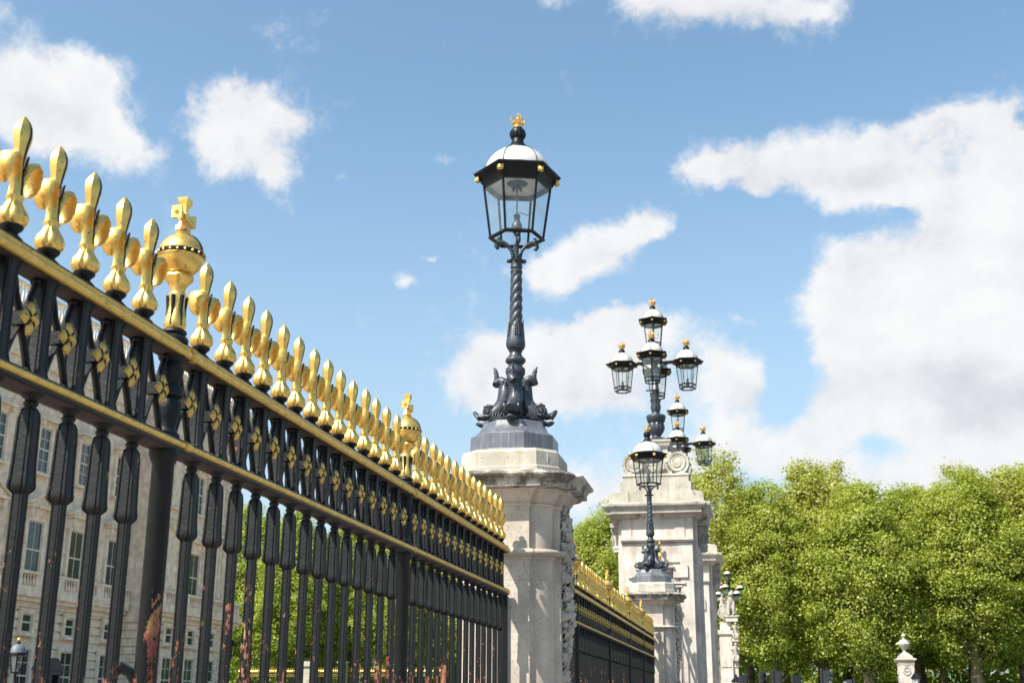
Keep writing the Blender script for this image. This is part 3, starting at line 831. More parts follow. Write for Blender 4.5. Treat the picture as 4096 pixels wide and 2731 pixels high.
# ------------------------------------------------------------------ gate piers
def gate_pier():
    t = thing('gate_pier', 'massive white stone gate pier with panelled face and scroll top', 'gate pier')
    W = .80; D2 = .85
    b = MB()
    b.box(-W,W,-D2,D2,-.5,5.62)
    b.box(-W-.08,W+.08,-D2+.16,D2-.16,-.5,5.60)
    # flat strips left and right of the panel and the nested frames of the front and back
    for s in (-1, 1):
        y0 = s*D2
        def fb(x0,x1,z0,z1,d): b.box(x0,x1,min(y0,y0+s*d),max(y0,y0+s*d),z0,z1)
        fb(-W+.02,-W+.30,-.5,5.05,.055); fb(W-.30,W-.02,-.5,5.05,.055)
        fb(-W+.30,W-.30,4.62,5.05,.05)
        fb(-W-.02,W+.02,5.06,5.10,.10); fb(-W-.01,W+.01,5.10,5.135,.13); fb(-W,W,5.135,5.155,.085)
        fb(-W+.20,-W+.23,5.16,5.6,.012); fb(W-.40,W-.18,5.16,5.6,.02)
        fb(-W+.36,-W+.46,-.5,4.56,.04); fb(W-.46,W-.36,-.5,4.56,.04)
        fb(-W+.46,W-.46,4.44,4.54,.045)
        fb(-.36,.36,4.50,4.53,.16); fb(-.33,.33,4.46,4.50,.12); fb(-.30,.30,4.40,4.46,.08)
        fb(W-.46,W-.14,4.28,4.56,.10); fb(-W+.14,-W+.46,4.28,4.56,.10)
        fb(W-.50,W-.20,4.14,4.19,.09); fb(W-.54,W-.28,4.07,4.12,.07); fb(-W+.20,-W+.50,4.14,4.19,.09); fb(-W+.28,-W+.54,4.07,4.12,.07)
        fb(-.24,-.20,-.5,4.36,.05); fb(.20,.24,-.5,4.36,.05)
    b.build('shaft', M['stonep'], t, sharp=25)
    # flat pilasters with round capitals on both side faces
    for s in (-1, 1):
        c = MB(); cx = s*(W+.15)
        c.box(min(s*(W+.07),s*(W+.125)),max(s*(W+.07),s*(W+.125)),-.32,.32,-.5,5.0)
        for q in (-.25,.19): c.box(min(s*(W+.12),s*(W+.145)),max(s*(W+.12),s*(W+.145)),q,q+.06,-.5,4.9)
        co = c.build('side_pilaster', M['stonep'], t)
        k = MB(); cy = 0
        k.lathe([(.10,4.93),(.135,4.95),(.14,4.985),(.125,5.0),(.14,5.03),(.15,5.05),(.14,5.08),(.128,5.10),(.132,5.2),(.15,5.36),(.175,5.46),(.18,5.5)], 24, cx, cy)
        for j in range(10):
            a = 2*PI*j/10
            k.tube([(cx+r*math.cos(a), cy+r*math.sin(a), z) for r, z in ((.132,5.12),(.145,5.2),(.165,5.28),(.185,5.31),(.185,5.27))], [.03,.035,.032,.024,.012], 7, flat=(.5,1.2))
        for j in range(4):
            a = PI/4+PI/2*j
            k.torus((cx+.14*math.cos(a), cy+.14*math.sin(a), 5.44), .05, .022, 'Y', 12, 6)
            k.torus((cx+.14*math.cos(a), cy+.14*math.sin(a), 5.44), .05, .022, 'X', 12, 6)
        k.box(cx-.17,cx+.17,cy-.3,cy+.3,5.5,5.60)
        k.build('capital', M['carve'], co, sharp=60)
    # cornice following the projecting sides
    b = MB()
    def ring(o, z):
        w1, d1 = W+o, D2+o; w2, d2 = W+.10+o, D2-.10+o
        return [(w1,-d1,z),(w1,-d2,z),(w2,-d2,z),(w2,d2,z),(w1,d2,z),(w1,d1,z),(-w1,d1,z),(-w1,d2,z),(-w2,d2,z),(-w2,-d2,z),(-w1,-d2,z),(-w1,-d1,z)]
    b.loft([ring(.0,5.60),ring(.03,5.61),ring(.05,5.645),ring(.085,5.67),ring(.10,5.69),ring(.22,5.70),ring(.225,5.78),ring(.24,5.79),ring(.26,5.82),ring(.30,5.855),ring(.315,5.90),ring(.31,5.925),ring(.2,5.95),ring(.02,5.975)])
    b.build('cornice', M['stonew2'], t, sharp=30)
    for s in (-1, 1):     # curved shoulders at both ends
        b = MB(); prof = [(.62,5.94),(.62,6.23),(.80,6.225),(1.00,6.20),(1.05,6.175),(1.065,6.13),(1.07,5.96),(1.08,5.94)]
        rings = [[(s*x, y, z) for x, z in prof] for y in (-.84,.84)]
        b.loft(rings)
        b.build('shoulder', M['stonem'], t, sharp=35)
    b = MB()
    b.box(-.80,.80,-.82,.82,5.95,6.44); b.box(-.745,.745,-.78,.78,6.44,6.60)
    b.loft([[(-.76,-.795,6.575),(.76,-.795,6.575),(.76,.795,6.575),(-.76,.795,6.575)],[(-.77,-.8,6.60),(.77,-.8,6.60),(.77,.8,6.60),(-.77,.8,6.60)],[(-.72,-.75,6.635),(.72,-.75,6.635),(.72,.75,6.635),(-.72,.75,6.635)]])
    b.build('attic_block', M['stonem'], t, sharp=30)
    # scroll pedestal
    b = MB(); rg = random.Random(9)
    b.box(-.36,.36,-.36,.36,6.63,7.20)
    def rq(o, z): return [(-o,-o,z),(o,-o,z),(o,o,z),(-o,o,z)]
    b.loft([rq(.27,7.18),rq(.26,7.26),rq(.25,7.33),rq(.30,7.36),rq(.32,7.41),rq(.32,7.45),rq(.345,7.47),rq(.345,7.515),rq(.3,7.53)])
    for sx in (-1,1):
        for sy in (-1,1):
            cx, cy, cz = sx*.50, sy*.44, 6.92
            # a big spiral volute, its disc towards front and back
            th = .15
            n = 44; rings = []
            for i in range(n+1):
                u = i/n; a = R(-100)+u*R(900); r = .235*(1-u)**.8+.02
                x = cx+sx*r*math.cos(a); z = cz+r*1.05*math.sin(a); w = .030*(1-u*.55)
                rings.append([(x-w*math.cos(a)*sx, cy-th, z-w*math.sin(a)), (x+w*math.cos(a)*sx, cy-th-.012, z+w*math.sin(a)), (x+w*math.cos(a)*sx, cy+th+.012, z+w*math.sin(a)), (x-w*math.cos(a)*sx, cy+th, z-w*math.sin(a))])
            b.loft(rings)
            b.lathe([(.2,0),(.2,1)], 4) if False else None
            b.M = Matrix.Translation((cx,cy,cz)) @ Matrix.Rotation(PI/2, 4, 'X')
            b.lathe([(.05,-.165),(.205,-.12),(.21,0),(.205,.12),(.05,.165)], 26); b.M = None
            # leaf on the outer edge and the paw it rests on
            for k in range(6):
                a = R(-50+24*k)
                b.ball((cx+sx*.25*math.cos(a), cy+rg.uniform(-.03,.03), cz+.26*math.sin(a)), (.04,.10,.045), 8, 6, lump=.2, rng=rg)
            for k in range(4):
                b.ball((cx+sx*(.10+.0*k), cy+sy*(.06)+(-.075+.05*k), 6.675), (.085,.032,.055), 9, 6)
    for s in (-1,1):          # hanging fruit between the volutes
        for k in range(26):
            a = rg.uniform(-1,1)
            b.ball((a*.30, s*(.40+.05*rg.random()), 6.70+.20*abs(a)+.12*rg.random()), rg.uniform(.03,.06), 8, 6, lump=.15, rng=rg)
    b.build('scroll_pedestal', M['stonem'], t, sharp=40)
    return t
M['stonew2'] = mat_stone('rain_stained_stone', (.46,.42,.36), .30)
PX1, PY1 = -2.07, 28.45
pier1 = gate_pier(); pier1.location = (PX1, PY1, 0); pier1['group'] = 'main gate piers'
PY2 = 38.2
pier2 = dup(pier1); pier2.location = (-2.09, PY2, 0)
pier2['label'] = 'second gate pier mostly hidden behind the big white one, only its right edge in view'

# ------------------------------------------------------------------ five-lantern candelabra
def candelabrum():
    t = thing('candelabrum', 'black candelabrum with five lanterns on top of the big gate pier', 'lamp')
    b = MB()
    b.loft([octa(.25,.10,7.52),octa(.25,.10,7.56),octa(.2,.08,7.60),octa(.14,.06,7.63)])
    fl = lambda a, z: 1+.05*math.cos(14*a) if 7.78 < z < 8.02 else 1
    b.lathe([(.12,7.62),(.10,7.66),(.12,7.70),(.165,7.76),(.19,7.83),(.185,7.93),(.165,7.98),(.19,8.0),(.225,8.09),(.235,8.14),(.22,8.165),(.11,8.19),(.085,8.24)], 42, mod=fl)
    b.lathe([(.085,8.23),(.105,8.30),(.115,8.38),(.10,8.46),(.12,8.53),(.125,8.56),(.085,8.58)], 36, mod=lambda a, z: 1+.07*math.cos(8*a))
    b.lathe([(.085,8.57),(.082,8.76),(.10,8.78),(.10,8.80),(.08,8.82),(.078,9.45),(.11,9.50),(.11,9.56),(.07,9.60),(.062,9.78),(.1,9.83),(.14,9.86)], 36, mod=lambda a, z: 1+.05*math.cos(9*a))
    b.tube([(-.22,0,8.79),(.1,0,8.79)], .02, 6)
    b.build('stem', M['iron'], t, sharp=50)
    arm = None
    for k in range(4):
        a = PI/2*k
        if arm is None:
            g = MB()
            g.tube([(.06,0,9.47),(.4,0,9.46)], .035, 6); g.box(.06,.42,-.025,.025,9.43,9.50)
            g.tube([(.07,0,9.30),(.14,0,9.34),(.24,0,9.40),(.36,0,9.44)], [.02,.02,.018,.012], 6)
            arm = o = g.build('arm', M['black'], t)
        else:
            o = arm.copy(); COL.objects.link(o); o.parent = t
        o.rotation_euler = (0,0,a)
    off = .775
    rz = [R(9), R(32), R(12), R(30)]
    for k in range(4):
        a = PI/2*k
        lantern('big', t, (off*math.cos(a), off*math.sin(a), 8.80), rz[k]).scale = (.98,.98,.97)
    o = lantern('big', t, (0,0,9.86), R(31)); o.scale = (.95,.95,.97)
    return t
cand1 = candelabrum(); cand1.location = (PX1+.0, PY1, 0); cand1['group'] = 'candelabra on the gate piers'
cand2 = dup(cand1); cand2.location = (-2.09, PY2, 0)
cand2['label'] = 'lower looking candelabrum of lanterns, half hidden behind the stone scrolls of the big pier'

# ------------------------------------------------------------------ pedestrian gate between second pillar and pier
def side_gate(y0, y1, label):
    t = thing('side_gate', label, 'gate', (FX, 0, 0))
    b = MB(); top = []
    n = 8
    for k in range(n+1):
        u = k/n; y = y0+(y1-y0)*u; z = 3.05 + 1.62*u**1.5
        top.append((0,y,z))
    b.tube(top, .03, 8); b.tube([(p[0],p[1],p[2]-.32) for p in top], .025, 8)
    b.tube([(0,y0,.3),(0,y1,.3)], .03, 6)
    b.build('gate_frame', M['black'], t)
    me = P['fin'].data
    for k in range(n+1):
        g = MB(); x,y,z = top[k]
        g.tube([(0,y,.25),(0,y,z)], .0165, 8); g.lathe([(.03,z+.02),(.032,z+.03),(.02,z+.045),(.03,z+.06)], 10, 0, y)
        ba = g.build('bar', M['black'], t)
        f = bpy.data.objects.new('fleur_finial', me); COL.objects.link(f); f.parent = ba
        f.location = (0, y, z-2.83)
    return t
side_gate(25.95, 27.42, 'gilt topped side gate sweeping up beside the big pier, only its highest spike in view')

def figure(b, cx, cy, z, h, rg):
    """weathered carved figure: torso, head and bent limbs"""
    b.tube([(cx,cy,z),(cx+.04*h,cy,z+.3*h),(cx-.03*h,cy-.03*h,z+.55*h),(cx,cy,z+.76*h),(cx,cy,z+.82*h)], [.15*h,.14*h,.11*h,.15*h,.06*h], 9)
    b.ball((cx+.02*h,cy-.03*h,z+.9*h), (.075*h,.085*h,.1*h), 9, 7, lump=.12, rng=rg)
    for s in (1,-1):
        b.tube([(cx+.13*s*h,cy,z+.74*h),(cx+.22*s*h,cy-.05*h,z+.6*h),(cx+rg.uniform(.1,.3)*s*h,cy-.12*h,z+rg.uniform(.5,.85)*h)], [.055*h,.045*h,.035*h], 7)
        b.tube([(cx+.07*s*h,cy,z+.32*h),(cx+.13*s*h,cy-.14*h,z+.22*h),(cx+.12*s*h,cy-.08*h,z)], [.08*h,.07*h,.05*h], 7)
    for k in range(5):
        a = rg.uniform(0, 6); b.tube([(cx-.1*h,cy+.05*h,z+rg.uniform(.2,.7)*h),(cx+.16*h*math.cos(a),cy-.1*h,z+.4*h+.3*h*math.sin(a)),(cx+.22*h*math.cos(a),cy,z+.4*h+.42*h*math.sin(a))], [.03*h,.05*h,.01*h], 6, flat=(.4,1.2))

# ------------------------------------------------------------------ distant gate piers, statue group and lamps
def far_group():
    t = thing('stone_pier', 'pale distant stepped stone gate pier seen past the right edge of the big pier', 'gate pier', (0,0,0))
    b = MB()
    b.box(-3.1,-2.05,108,109.4,-1,7.3); b.box(-2.05,-1.62,108.2,109.2,-1,6.7); b.box(-3.2,-1.93,107.85,109.55,7.3,7.62); b.box(-2.1,-1.5,108,109.4,6.7,6.95)
    b.box(-3.0,-2.15,108.2,109.2,7.62,8.35); b.box(-2.5,-1.48,107.95,109.4,8.35,8.75); b.box(-2.62,-1.40,107.85,109.5,8.75,8.85)
    b.box(-2.95,-2.2,107.94,108,4.6,4.75); b.box(-2.1,-1.56,108.14,108.2,4.6,4.7)
    sh = b.build('pier_block', M['stonep'], t)
    c = MB(); rg = random.Random(21)
    figure(c, -1.78, 108.05, 5.1, 1.5, rg); figure(c, -1.72, 108.1, 6.95, 1.35, rg)
    c.build('carved_figure', M['carve'], t, sharp=60)
    return t
far_p = far_group()
st = MB(); rg = random.Random(8)
def lion(b, cx, cy, z, s, face):
    b.ball((cx,cy,z+.55*s), (.30*s,.5*s,.45*s), 12, 9, lump=.12, rng=rg)          # haunches and body
    b.ball((cx,cy-.30*s,z+1.0*s), (.27*s,.28*s,.42*s), 12, 9, lump=.12, rng=rg)      # chest
    b.ball((cx+.03*face,cy-.40*s,z+1.45*s), (.22*s,.24*s,.25*s), 12, 9, lump=.15, rng=rg)
    b.ball((cx+.05*face,cy-.60*s,z+1.40*s), (.10*s,.14*s,.1*s), 9, 7)
    for k in (-1,1):
        b.tube([(cx+.16*k*s,cy-.38*s,z+.95*s),(cx+.17*k*s,cy-.52*s,z+.5*s),(cx+.17*k*s,cy-.55*s,z+.08*s)], [.12*s,.1*s,.09*s], 8)
        b.ball((cx+.17*k*s,cy-.62*s,z+.07*s), (.1*s,.15*s,.08*s), 8, 6)
lion(st, -2.0, 108.7, 8.86, 1.25, 1)
so = st.build('beast_statue', M['carve'], None, sharp=60)
tag(so, 'grey seated stone beast on top of the distant pier below the far lanterns', 'statue')
sd = MB()
sd.lathe([(.02,0),(.25,.05),(.36,.3),(.38,.62),(.30,.9),(.2,1.0)], 18); 
for v_ in range(len(sd.v)): sd.v[v_] = (sd.v[v_][0]-2.62, sd.v[v_][1]*.35+108.1, sd.v[v_][2]+8.55)
sd.torus((-2.62, 108.08, 9.05), .45, .08, 'Y', 20, 6)
figure(sd, -2.75, 108.3, 9.4, 1.25, rg); figure(sd, -2.45, 108.35, 9.35, 1.0, rg)
sd_o = sd.build('shield_carving', M['carve'], None, sharp=60)
tag(sd_o, 'carved stone shield topped with small figures, left of the seated stone beast', 'statue')
def far_candelabrum():
    t = thing('candelabrum', 'small distant cluster of black lanterns in front of the trees, right of the hidden pier', 'lamp', (-2.1,109.0,2.0))
    b = MB(); b.lathe([(.2,7.2),(.12,7.5),(.1,9.3),(.09,10.2)], 12)
    for k in range(6):
        a = PI/3*k; b.tube([(0,0,9.2),(.95*math.cos(a),.95*math.sin(a),9.15)], .04, 6)
    b.build('stem', M['black'], t)
    for k in range(6):
        a = PI/3*k+.2
        lantern('big', t, (.95*math.cos(a), .95*math.sin(a), 8.55-.55*(k % 2)), R(15*k)).scale = (1.05,1.05,.95)
    lantern('big', t, (-.1,0,9.75), 0).scale = (1.05,1.05,.95)
    return t
far_c = far_candelabrum()
def nearer(o, k):      # bring the distant group in front of the park trees
    o.scale = (k, k, k); o.location = (o.location[0]*k, o.location[1]*k, o.location[2]*k + 1.6*(1-k))
for o in (far_p, so, sd_o, far_c): nearer(o, .87)

# ------------------------------------------------------------------ urn pillar on the right
def urn_pillar():
    t = thing('urn_pillar', 'white stone pillar with carved urn and wreath standing before the trees', 'pillar', (6.67, 60.4, gz(60.4)))
    z0 = -gz(60.4)
    b = MB()
    def rq(o, z): return [(-o,-o,z+z0),(o,-o,z+z0),(o,o,z+z0),(-o,o,z+z0)]
    b.loft([rq(.42,.9),rq(.42,1.5),rq(.335,1.56),rq(.335,3.32),rq(.355,3.36),rq(.36,3.40)])
    for s in (-1,1):
        b.box(-.24,-.22,s*.335-.012,s*.335+.012,1.7+z0,3.0+z0); b.box(.22,.24,s*.335-.012,s*.335+.012,1.7+z0,3.0+z0); b.box(-.24,.24,s*.335-.012,s*.335+.012,3.0+z0,3.02+z0)
    b.build('shaft', M['stonep'], t, sharp=25)
    c = MB()
    c.loft([rq(.36,3.40),rq(.37,3.46),rq(.41,3.52),rq(.45,3.56),rq(.455,3.60),rq(.44,3.62),rq(.32,3.65),rq(.30,3.74),rq(.22,3.80),rq(.14,3.88)])
    c.build('cornice', M['stonem'], t, sharp=30)
    u = MB()
    fl = lambda a, z: 1+.06*math.cos(8*a) if 4.02 < z-z0 < 4.4 else 1
    u.lathe([(r,z+z0) for r, z in ((.15,3.86),(.09,3.92),(.07,3.97),(.09,4.02),(.17,4.11),(.245,4.24),(.265,4.29),(.235,4.34),(.19,4.42),(.17,4.46),(.06,4.49),(.055,4.52),(.075,4.55),(.05,4.57),(.09,4.62),(.10,4.65),(.07,4.69),(.03,4.72),(.035,4.77),(.01,4.80))], 32, mod=fl)
    u.build('urn', M['stonem'], t, sharp=45)
    w = MB()
    for s, ax in ((-1,'y'),(1,'y'),(-1,'x')):
        w.M = Matrix.Rotation({'y': 0 if s < 0 else PI, 'x': -PI/2}[ax], 4, 'Z')
        w.torus((0,-.345,3.06+z0), .15, .035, 'Y', 18, 6, a0=PI, a1=2*PI); w.torus((0,-.345,3.10+z0), .13, .025, 'Y', 14, 6, a0=0, a1=PI)
        for q in (-.05,.05): w.torus((q,-.345,3.31+z0), .035, .015, 'Y', 10, 5)
        w.box(-.15,.15,-.36,-.335,3.05+z0,3.09+z0)
        w.M = None
    w.build('wreath', M['stonem'], t, sharp=60)
    return t
urn_pillar()

# ------------------------------------------------------------------ street furniture on the right
def traffic_light(x, y, rz, ztop, label):
    g0 = gz(y)
    t = thing('traffic_light', label, 'traffic light', (x, y, g0), rz, 'traffic lights by the trees')
    h = ztop-g0
    b = MB(); b.lathe([(.055,0),(.055,h+.03),(.03,h+.05)], 12); b.build('pole', M['signal'], t)
    b = MB(); b.box(.05,.30,-.14,.14,h-.85,h-.02)
    b.build('signal_head', M['signal'], t)
    for k in range(3):
        z = h-.17-.27*k
        v = MB()
        v.M = Matrix.Translation((.30,0,z)) @ Matrix.Rotation(PI/2, 4, 'Y')
        n = 10
        rings = [[((r)*math.cos(a), (r)*math.sin(a), hh) for a in [R(70)+R(220)*i/n for i in range(n+1)]] for r, hh in ((.105,0),(.10,.16))]
        rin = [[((r)*math.cos(a), (r)*math.sin(a), hh) for a in [R(70)+R(220)*i/n for i in range(n+1)]] for r, hh in ((.092,.16),(.097,0))]
        v.loft(rings+rin, caps=False); v.M = None
        v.ball((.30,0,z), (.02,.09,.09), 12, 8, mat=1)
        v.build('hood', [M['signal'], M['lens']], t)
for x, y, rz, z, lab in ((-.50,55,R(200),2.80,'leftmost black traffic signal in front of the trees'),(.12,55,R(-75),2.92,'traffic signal seen from behind, second from the left in the cluster'),(.62,56,R(10),3.0,'traffic signal facing right in the cluster left of the trunk'),(1.45,56,R(30),2.82,'low traffic signal at the right end of the left cluster'),(2.62,55,R(5),3.02,'lone traffic signal with three hoods beside the light brown trunk'),(4.15,58,R(160),2.68,'small dark traffic signal between the brown trunk and the urn pillar')):
    traffic_light(x, y, rz, z, lab)
def street_lamp(x, y, ztop, label, s=1.0, crown=False, group=None):
    g0 = gz(y); h = ztop-g0
    t = thing('street_lamp', label, 'street lamp', (x, y, g0), 0, group)
    b = MB()
    b.lathe([(.13,0),(.13,.25),(.09,.3),(.075,.9),(.05,1.0),(.045,h-.95*s),(.07,h-.93*s),(.05,h-.9*s),(.045,h-.74*s),(.09*s,h-.70*s)], 14)
    b.build('post', M['black'], t)
    f = MB()
    for p, q in zip(hexr(.10*s,h-.70*s), hexr(.17*s,h-.34*s)): f.tube([p,q], .012*s, 5)
    f.loft([hexr(.12*s,h-.72*s),hexr(.12*s,h-.69*s)])
    f.loft([hexr(.16*s,h-.35*s),hexr(.225*s,h-.33*s),hexr(.225*s,h-.29*s),hexr(.17*s,h-.24*s),hexr(.10*s,h-.14*s),hexr(.05*s,h-.10*s),hexr(.05*s,h-.05*s),hexr(.03*s,h)])
    lo = f.build('lantern', M['black'], t)
    g = MB(); g.loft([hexr(.098*s,h-.69*s),hexr(.166*s,h-.35*s)]); g.build('glass', M['milkd'] if not crown else M['glass'], lo)
    if crown:
        d = MB(); d.lathe([(.19*s,h-.27*s),(.17*s,h-.18*s),(.11*s,h-.10*s),(.05*s,h-.075*s)], 18); d.build('dome', M['greyglass'], lo)
        c = MB(); c.ball((0,0,h+.02*s), .05*s, 10, 7); c.build('crown', M['golddull'], lo)
street_lamp(2.95, 56, 3.10, 'black street lamp with cream glass left of the light brown trunk', 1.05, group='street lamps by the park')
street_lamp(6.96, 59.5, 3.06, 'street lamp just right of the white urn pillar', 1.0, group='street lamps by the park')
street_lamp(-1.0, 58, 2.90, 'small street lamp half hidden by a trunk, above the traffic signals', 1.0, group='street lamps by the park')
street_lamp(-24.0, 37.7, 3.56, 'black lamp post with domed white lantern inside the forecourt, behind the bars', 1.45, True)

# ------------------------------------------------------------------ palace
PXF, PXV = -42.0, -40.0
def palace():
    t = thing('palace', 'long beige stone palace with tall pedimented windows behind the bars', 'building')
    Y0, Y1, Y2 = 40.0, 77.4, 91.1
    b = MB()
    b.box(-62,PXF,Y0,Y1,-.5,24.0); b.box(-62,PXV,Y1,Y2,-.5,23.95)
    wl = b.build('wall', M['palace'], t, sharp=25)
    # rusticated ground floor: courses standing proud of the wall
    r = MB(); z = .55
    while z < 7.0:
        r.box(PXF,PXF+.10,Y0,Y1-.0,z,z+.41); r.box(PXV,PXV+.10,Y1+.02,Y2-.02,z,z+.41); r.box(PXF+.1,PXV-.002,Y1-.10,Y1,z,z+.41)
        z += .52
    ru = r.build('rusticated_base', M['palaced'], t, sharp=25)
    # string courses, entablature and cornice
    c = MB()
    for x, ya, yb in ((PXF,Y0,Y1-.3),(PXV,Y1-.28,Y2+.25)):
        c.box(x-.5,x+.22,ya,yb,6.95,7.25); c.box(x-.5,x+.75,ya,yb,7.50,7.95); c.box(x-.5,x+.55,ya,yb,7.25,7.50)
        c.box(x-.5,x+.16,ya,yb,21.2,21.55); c.box(x-.5,x+.20,ya,yb,21.55,21.9); c.box(x-.5,x+.12,ya,yb,21.9,22.9)
        c.box(x-.5,x+.35,ya,yb,22.9,23.15); c.box(x-.5,x+.85,ya,yb,23.35,23.62); c.box(x-.5,x+1.0,ya,yb,23.62,24.0); c.box(x-.5,x+.6,ya,yb,23.15,23.35)
        y = ya+.3
        while y < yb-.2:
            c.box(x+.2,x+.75,y,y+.28,23.16,23.34); y += .62
    c.build('cornice', M['palaced'], t, sharp=25)
    # balustrades: parapet and balcony
    def balus(name, x, ya, yb, z0, z1, step, solid):
        p = MB()
        p.box(x-.16,x+.16,ya,yb,z0,z0+.14); p.box(x-.18,x+.18,ya,yb,z1-.16,z1)
        y = ya+.2
        k = 0
        while y < yb-.2:
            ph = (y-ya) % solid
            if ph < .75: p.box(x-.15,x+.15,y,y+step*.96,z0+.14,z1-.16)
            else: p.lathe([(.075,z0+.14),(.11,z0+.14+.25*(z1-z0-.3)),(.05,z0+.14+.7*(z1-z0-.3)),(.085,z1-.16)], 6, x, y+step/2)
            y += step
        p.build(name, M['palaced'], t, sharp=50)
    balus('parapet_balustrade', PXF+.25, Y0, Y1-.1, 24.0, 25.55, .36, 4.69)
    balus('parapet_balustrade', PXV+.25, Y1, Y2, 24.0, 25.55, .36, 4.4)
    balus('balcony_balustrade', PXF+.55, Y0, Y1-.1, 7.95, 8.95, .30, 2.345)
    balus('balcony_balustrade', PXV+.55, Y1+.4, Y2, 7.95, 8.95, .30, 3.4)
    # windows
    protos = {}
    def window(kind, x, y):
        if kind in protos:
            o = dup(protos[kind], t); o.location = (x,y,0); return
        w, z0, z1, cols, rows, ped = dict(main=(.80,8.6,11.95,2,2,'tri'), upper=(.62,15.0,17.6,2,4,'flat'), square=(.52,5.62,6.55,1,1,None), ground=(.72,1.6,4.55,2,4,None), blind=(.7,8.9,13.2,0,0,'flat'), upblind=(.6,15.0,18.6,0,0,'flat'))[kind]
        f = MB()
        # stone surround standing proud of the wall
        s = .26
        d = .16
        f.box(.005,d,-w-s,-w,z0-.15,z1+.02); f.box(.005,d,w,w+s,z0-.15,z1+.02); f.box(.005,d+.01,-w-s-.02,w+s+.02,z1+.02,z1+.30)
        f.box(.005,d+.14,-w-s-.06,w+s+.06,z0-.32,z0-.15)
        if ped:
            f.box(.005,d+.06,-w-s,w+s,z1+.30,z1+.75 if ped == 'tri' else z1+.42)
            zt = z1+.75 if ped == 'tri' else z1+.42
            f.box(.005,d+.34,-w-s-.16,w+s+.16,zt,zt+.16)
            for q in (-1,1):
                f.box(.005,d+.28,q*(w+s*.5)-.115,q*(w+s*.5)+.115,zt-.55 if ped == 'tri' else zt-.3,zt-.01)
            if ped == 'tri':
                f.loft([[(.005,-w-s-.2,zt+.16),(.005,0,zt+.78),(.005,w+s+.2,zt+.16)],[(d+.2,-w-s-.2,zt+.16),(d+.2,0,zt+.78),(d+.2,w+s+.2,zt+.16)]])
                for q in (-1,1):
                    f.loft([[(.005,q*(w+s+.26),zt+.17),(.005,q*(w+s+.26),zt+.33),(.005,0,zt+.98),(.005,0,zt+.82)],[(d+.4,q*(w+s+.26),zt+.17),(d+.4,q*(w+s+.26),zt+.33),(d+.4,0,zt+.98),(d+.4,0,zt+.82)]])
        su = f.build('window', M['palaced'], t, sharp=25)
        su.location = (x,y,0)
        g = MB(); g.box(.006,.02,-w,w,z0-.14,z1+.02)
        g.build('pane', M['pane'] if cols else M['palaced'], su)
        if cols:
            m = MB(); fr = .07
            m.box(.02,.07,-w,-w+fr,z0-.14,z1+.02); m.box(.02,.07,w-fr,w,z0-.14,z1+.02); m.box(.02,.069,-w+fr,w-fr,z1-.06,z1+.02); m.box(.02,.069,-w+fr,w-fr,z0-.14,z0-.04)
            zm = (z0+z1)/2; m.box(.02,.08,-w+fr,w-fr,zm-.05,zm+.05)
            for k in range(1, cols): yy = -w+2*w*k/cols; m.box(.02,.05,yy-.022,yy+.022,z0-.04,z1-.06)
            for k in range(1, rows):
                zz = z0+(z1-z0)*k/rows
                if abs(zz-zm) > .1: m.box(.02,.05,-w+fr,w-fr,zz-.022,zz+.022)
            m.build('sash', M['winframe'], su)
        protos[kind] = su
    ys_ = [66.2+4.69*k for k in range(-4, 3)]
    for y in ys_:
        window('main', PXF+.004, y); window('upper', PXF+.004, y); window('square', PXF+.104, y); window('ground', PXF+.104, y)
    for y, k in ((80.3,'blind'),(83.7,'main'),(87.2,'blind')):
        window(k, PXV+.004, y); window('upblind' if k == 'blind' else 'upper', PXV+.004, y); window('square', PXV+.104, y); window('ground', PXV+.104, y)
    # fluted giant pilasters
    pp = None
    pil = [y+4.69/2 for y in ys_[:-1]] + [ys_[-1]+1.55]
    for x, y in [(PXF,q) for q in pil] + [(PXV,q) for q in (78.1,82.0,85.45,88.9,90.6)]:
        if pp is None:
            p = MB()
            p.box(.004,.16,-.56,.56,8.0,8.5); p.box(.004,.12,-.50,.50,8.5,20.2)
            for k in range(6): p.box(.12,.165,-.47+.168*k,-.47+.168*k+.10,9.0,20.0)
            p.box(.004,.30,-.62,.62,21.0,21.18)
            rg_ = random.Random(4)
            for k in range(26): p.ball((.16+rg_.uniform(0,.12), rg_.uniform(-.5,.5), rg_.uniform(20.2,21.0)), rg_.uniform(.10,.17), 7, 5, lump=.25, rng=rg_)
            pp = o = p.build('pilaster', M['palaced'], t, sharp=30)
        else:
            o = pp.copy(); COL.objects.link(o); o.parent = t
        o.location = (x,y,0)
    return t
palace()
# doorway lantern on the palace wall
wl = thing('wall_lantern', 'small black lantern on a curved bracket on the far end of the palace wall', 'lamp', (-39.9, 89.9, 0))
b = MB(); b.tube([(.0,0,4.6),(.3,0,4.55),(.55,0,4.75),(.62,0,5.05)], .05, 8); b.build('bracket', M['black'], wl)
b = MB()
for p, q in zip(hexr(.17,5.1), hexr(.34,5.75)): b.tube([(p[0]+.62,p[1],p[2]),(q[0]+.62,q[1],q[2])], .03, 5)
b.loft([[(x+.62,y,z) for x,y,z in hexr(.36,5.75)],[(x+.62,y,z) for x,y,z in hexr(.40,5.85)],[(x+.62,y,z) for x,y,z in hexr(.2,5.98)],[(x+.62,y,z) for x,y,z in hexr(.08,6.2)]])
for k in range(6):
    a = PI/3*k; b.tube([(.62+.36*math.cos(a),.36*math.sin(a),5.8),(.62+.45*math.cos(a),.45*math.sin(a),6.1)], [.035,.01], 5)
b.loft([[(x+.62,y,z) for x,y,z in hexr(.10,5.05)],[(x+.62,y,z) for x,y,z in hexr(.18,5.12)]])
lf = b.build('lantern', M['black'], wl)
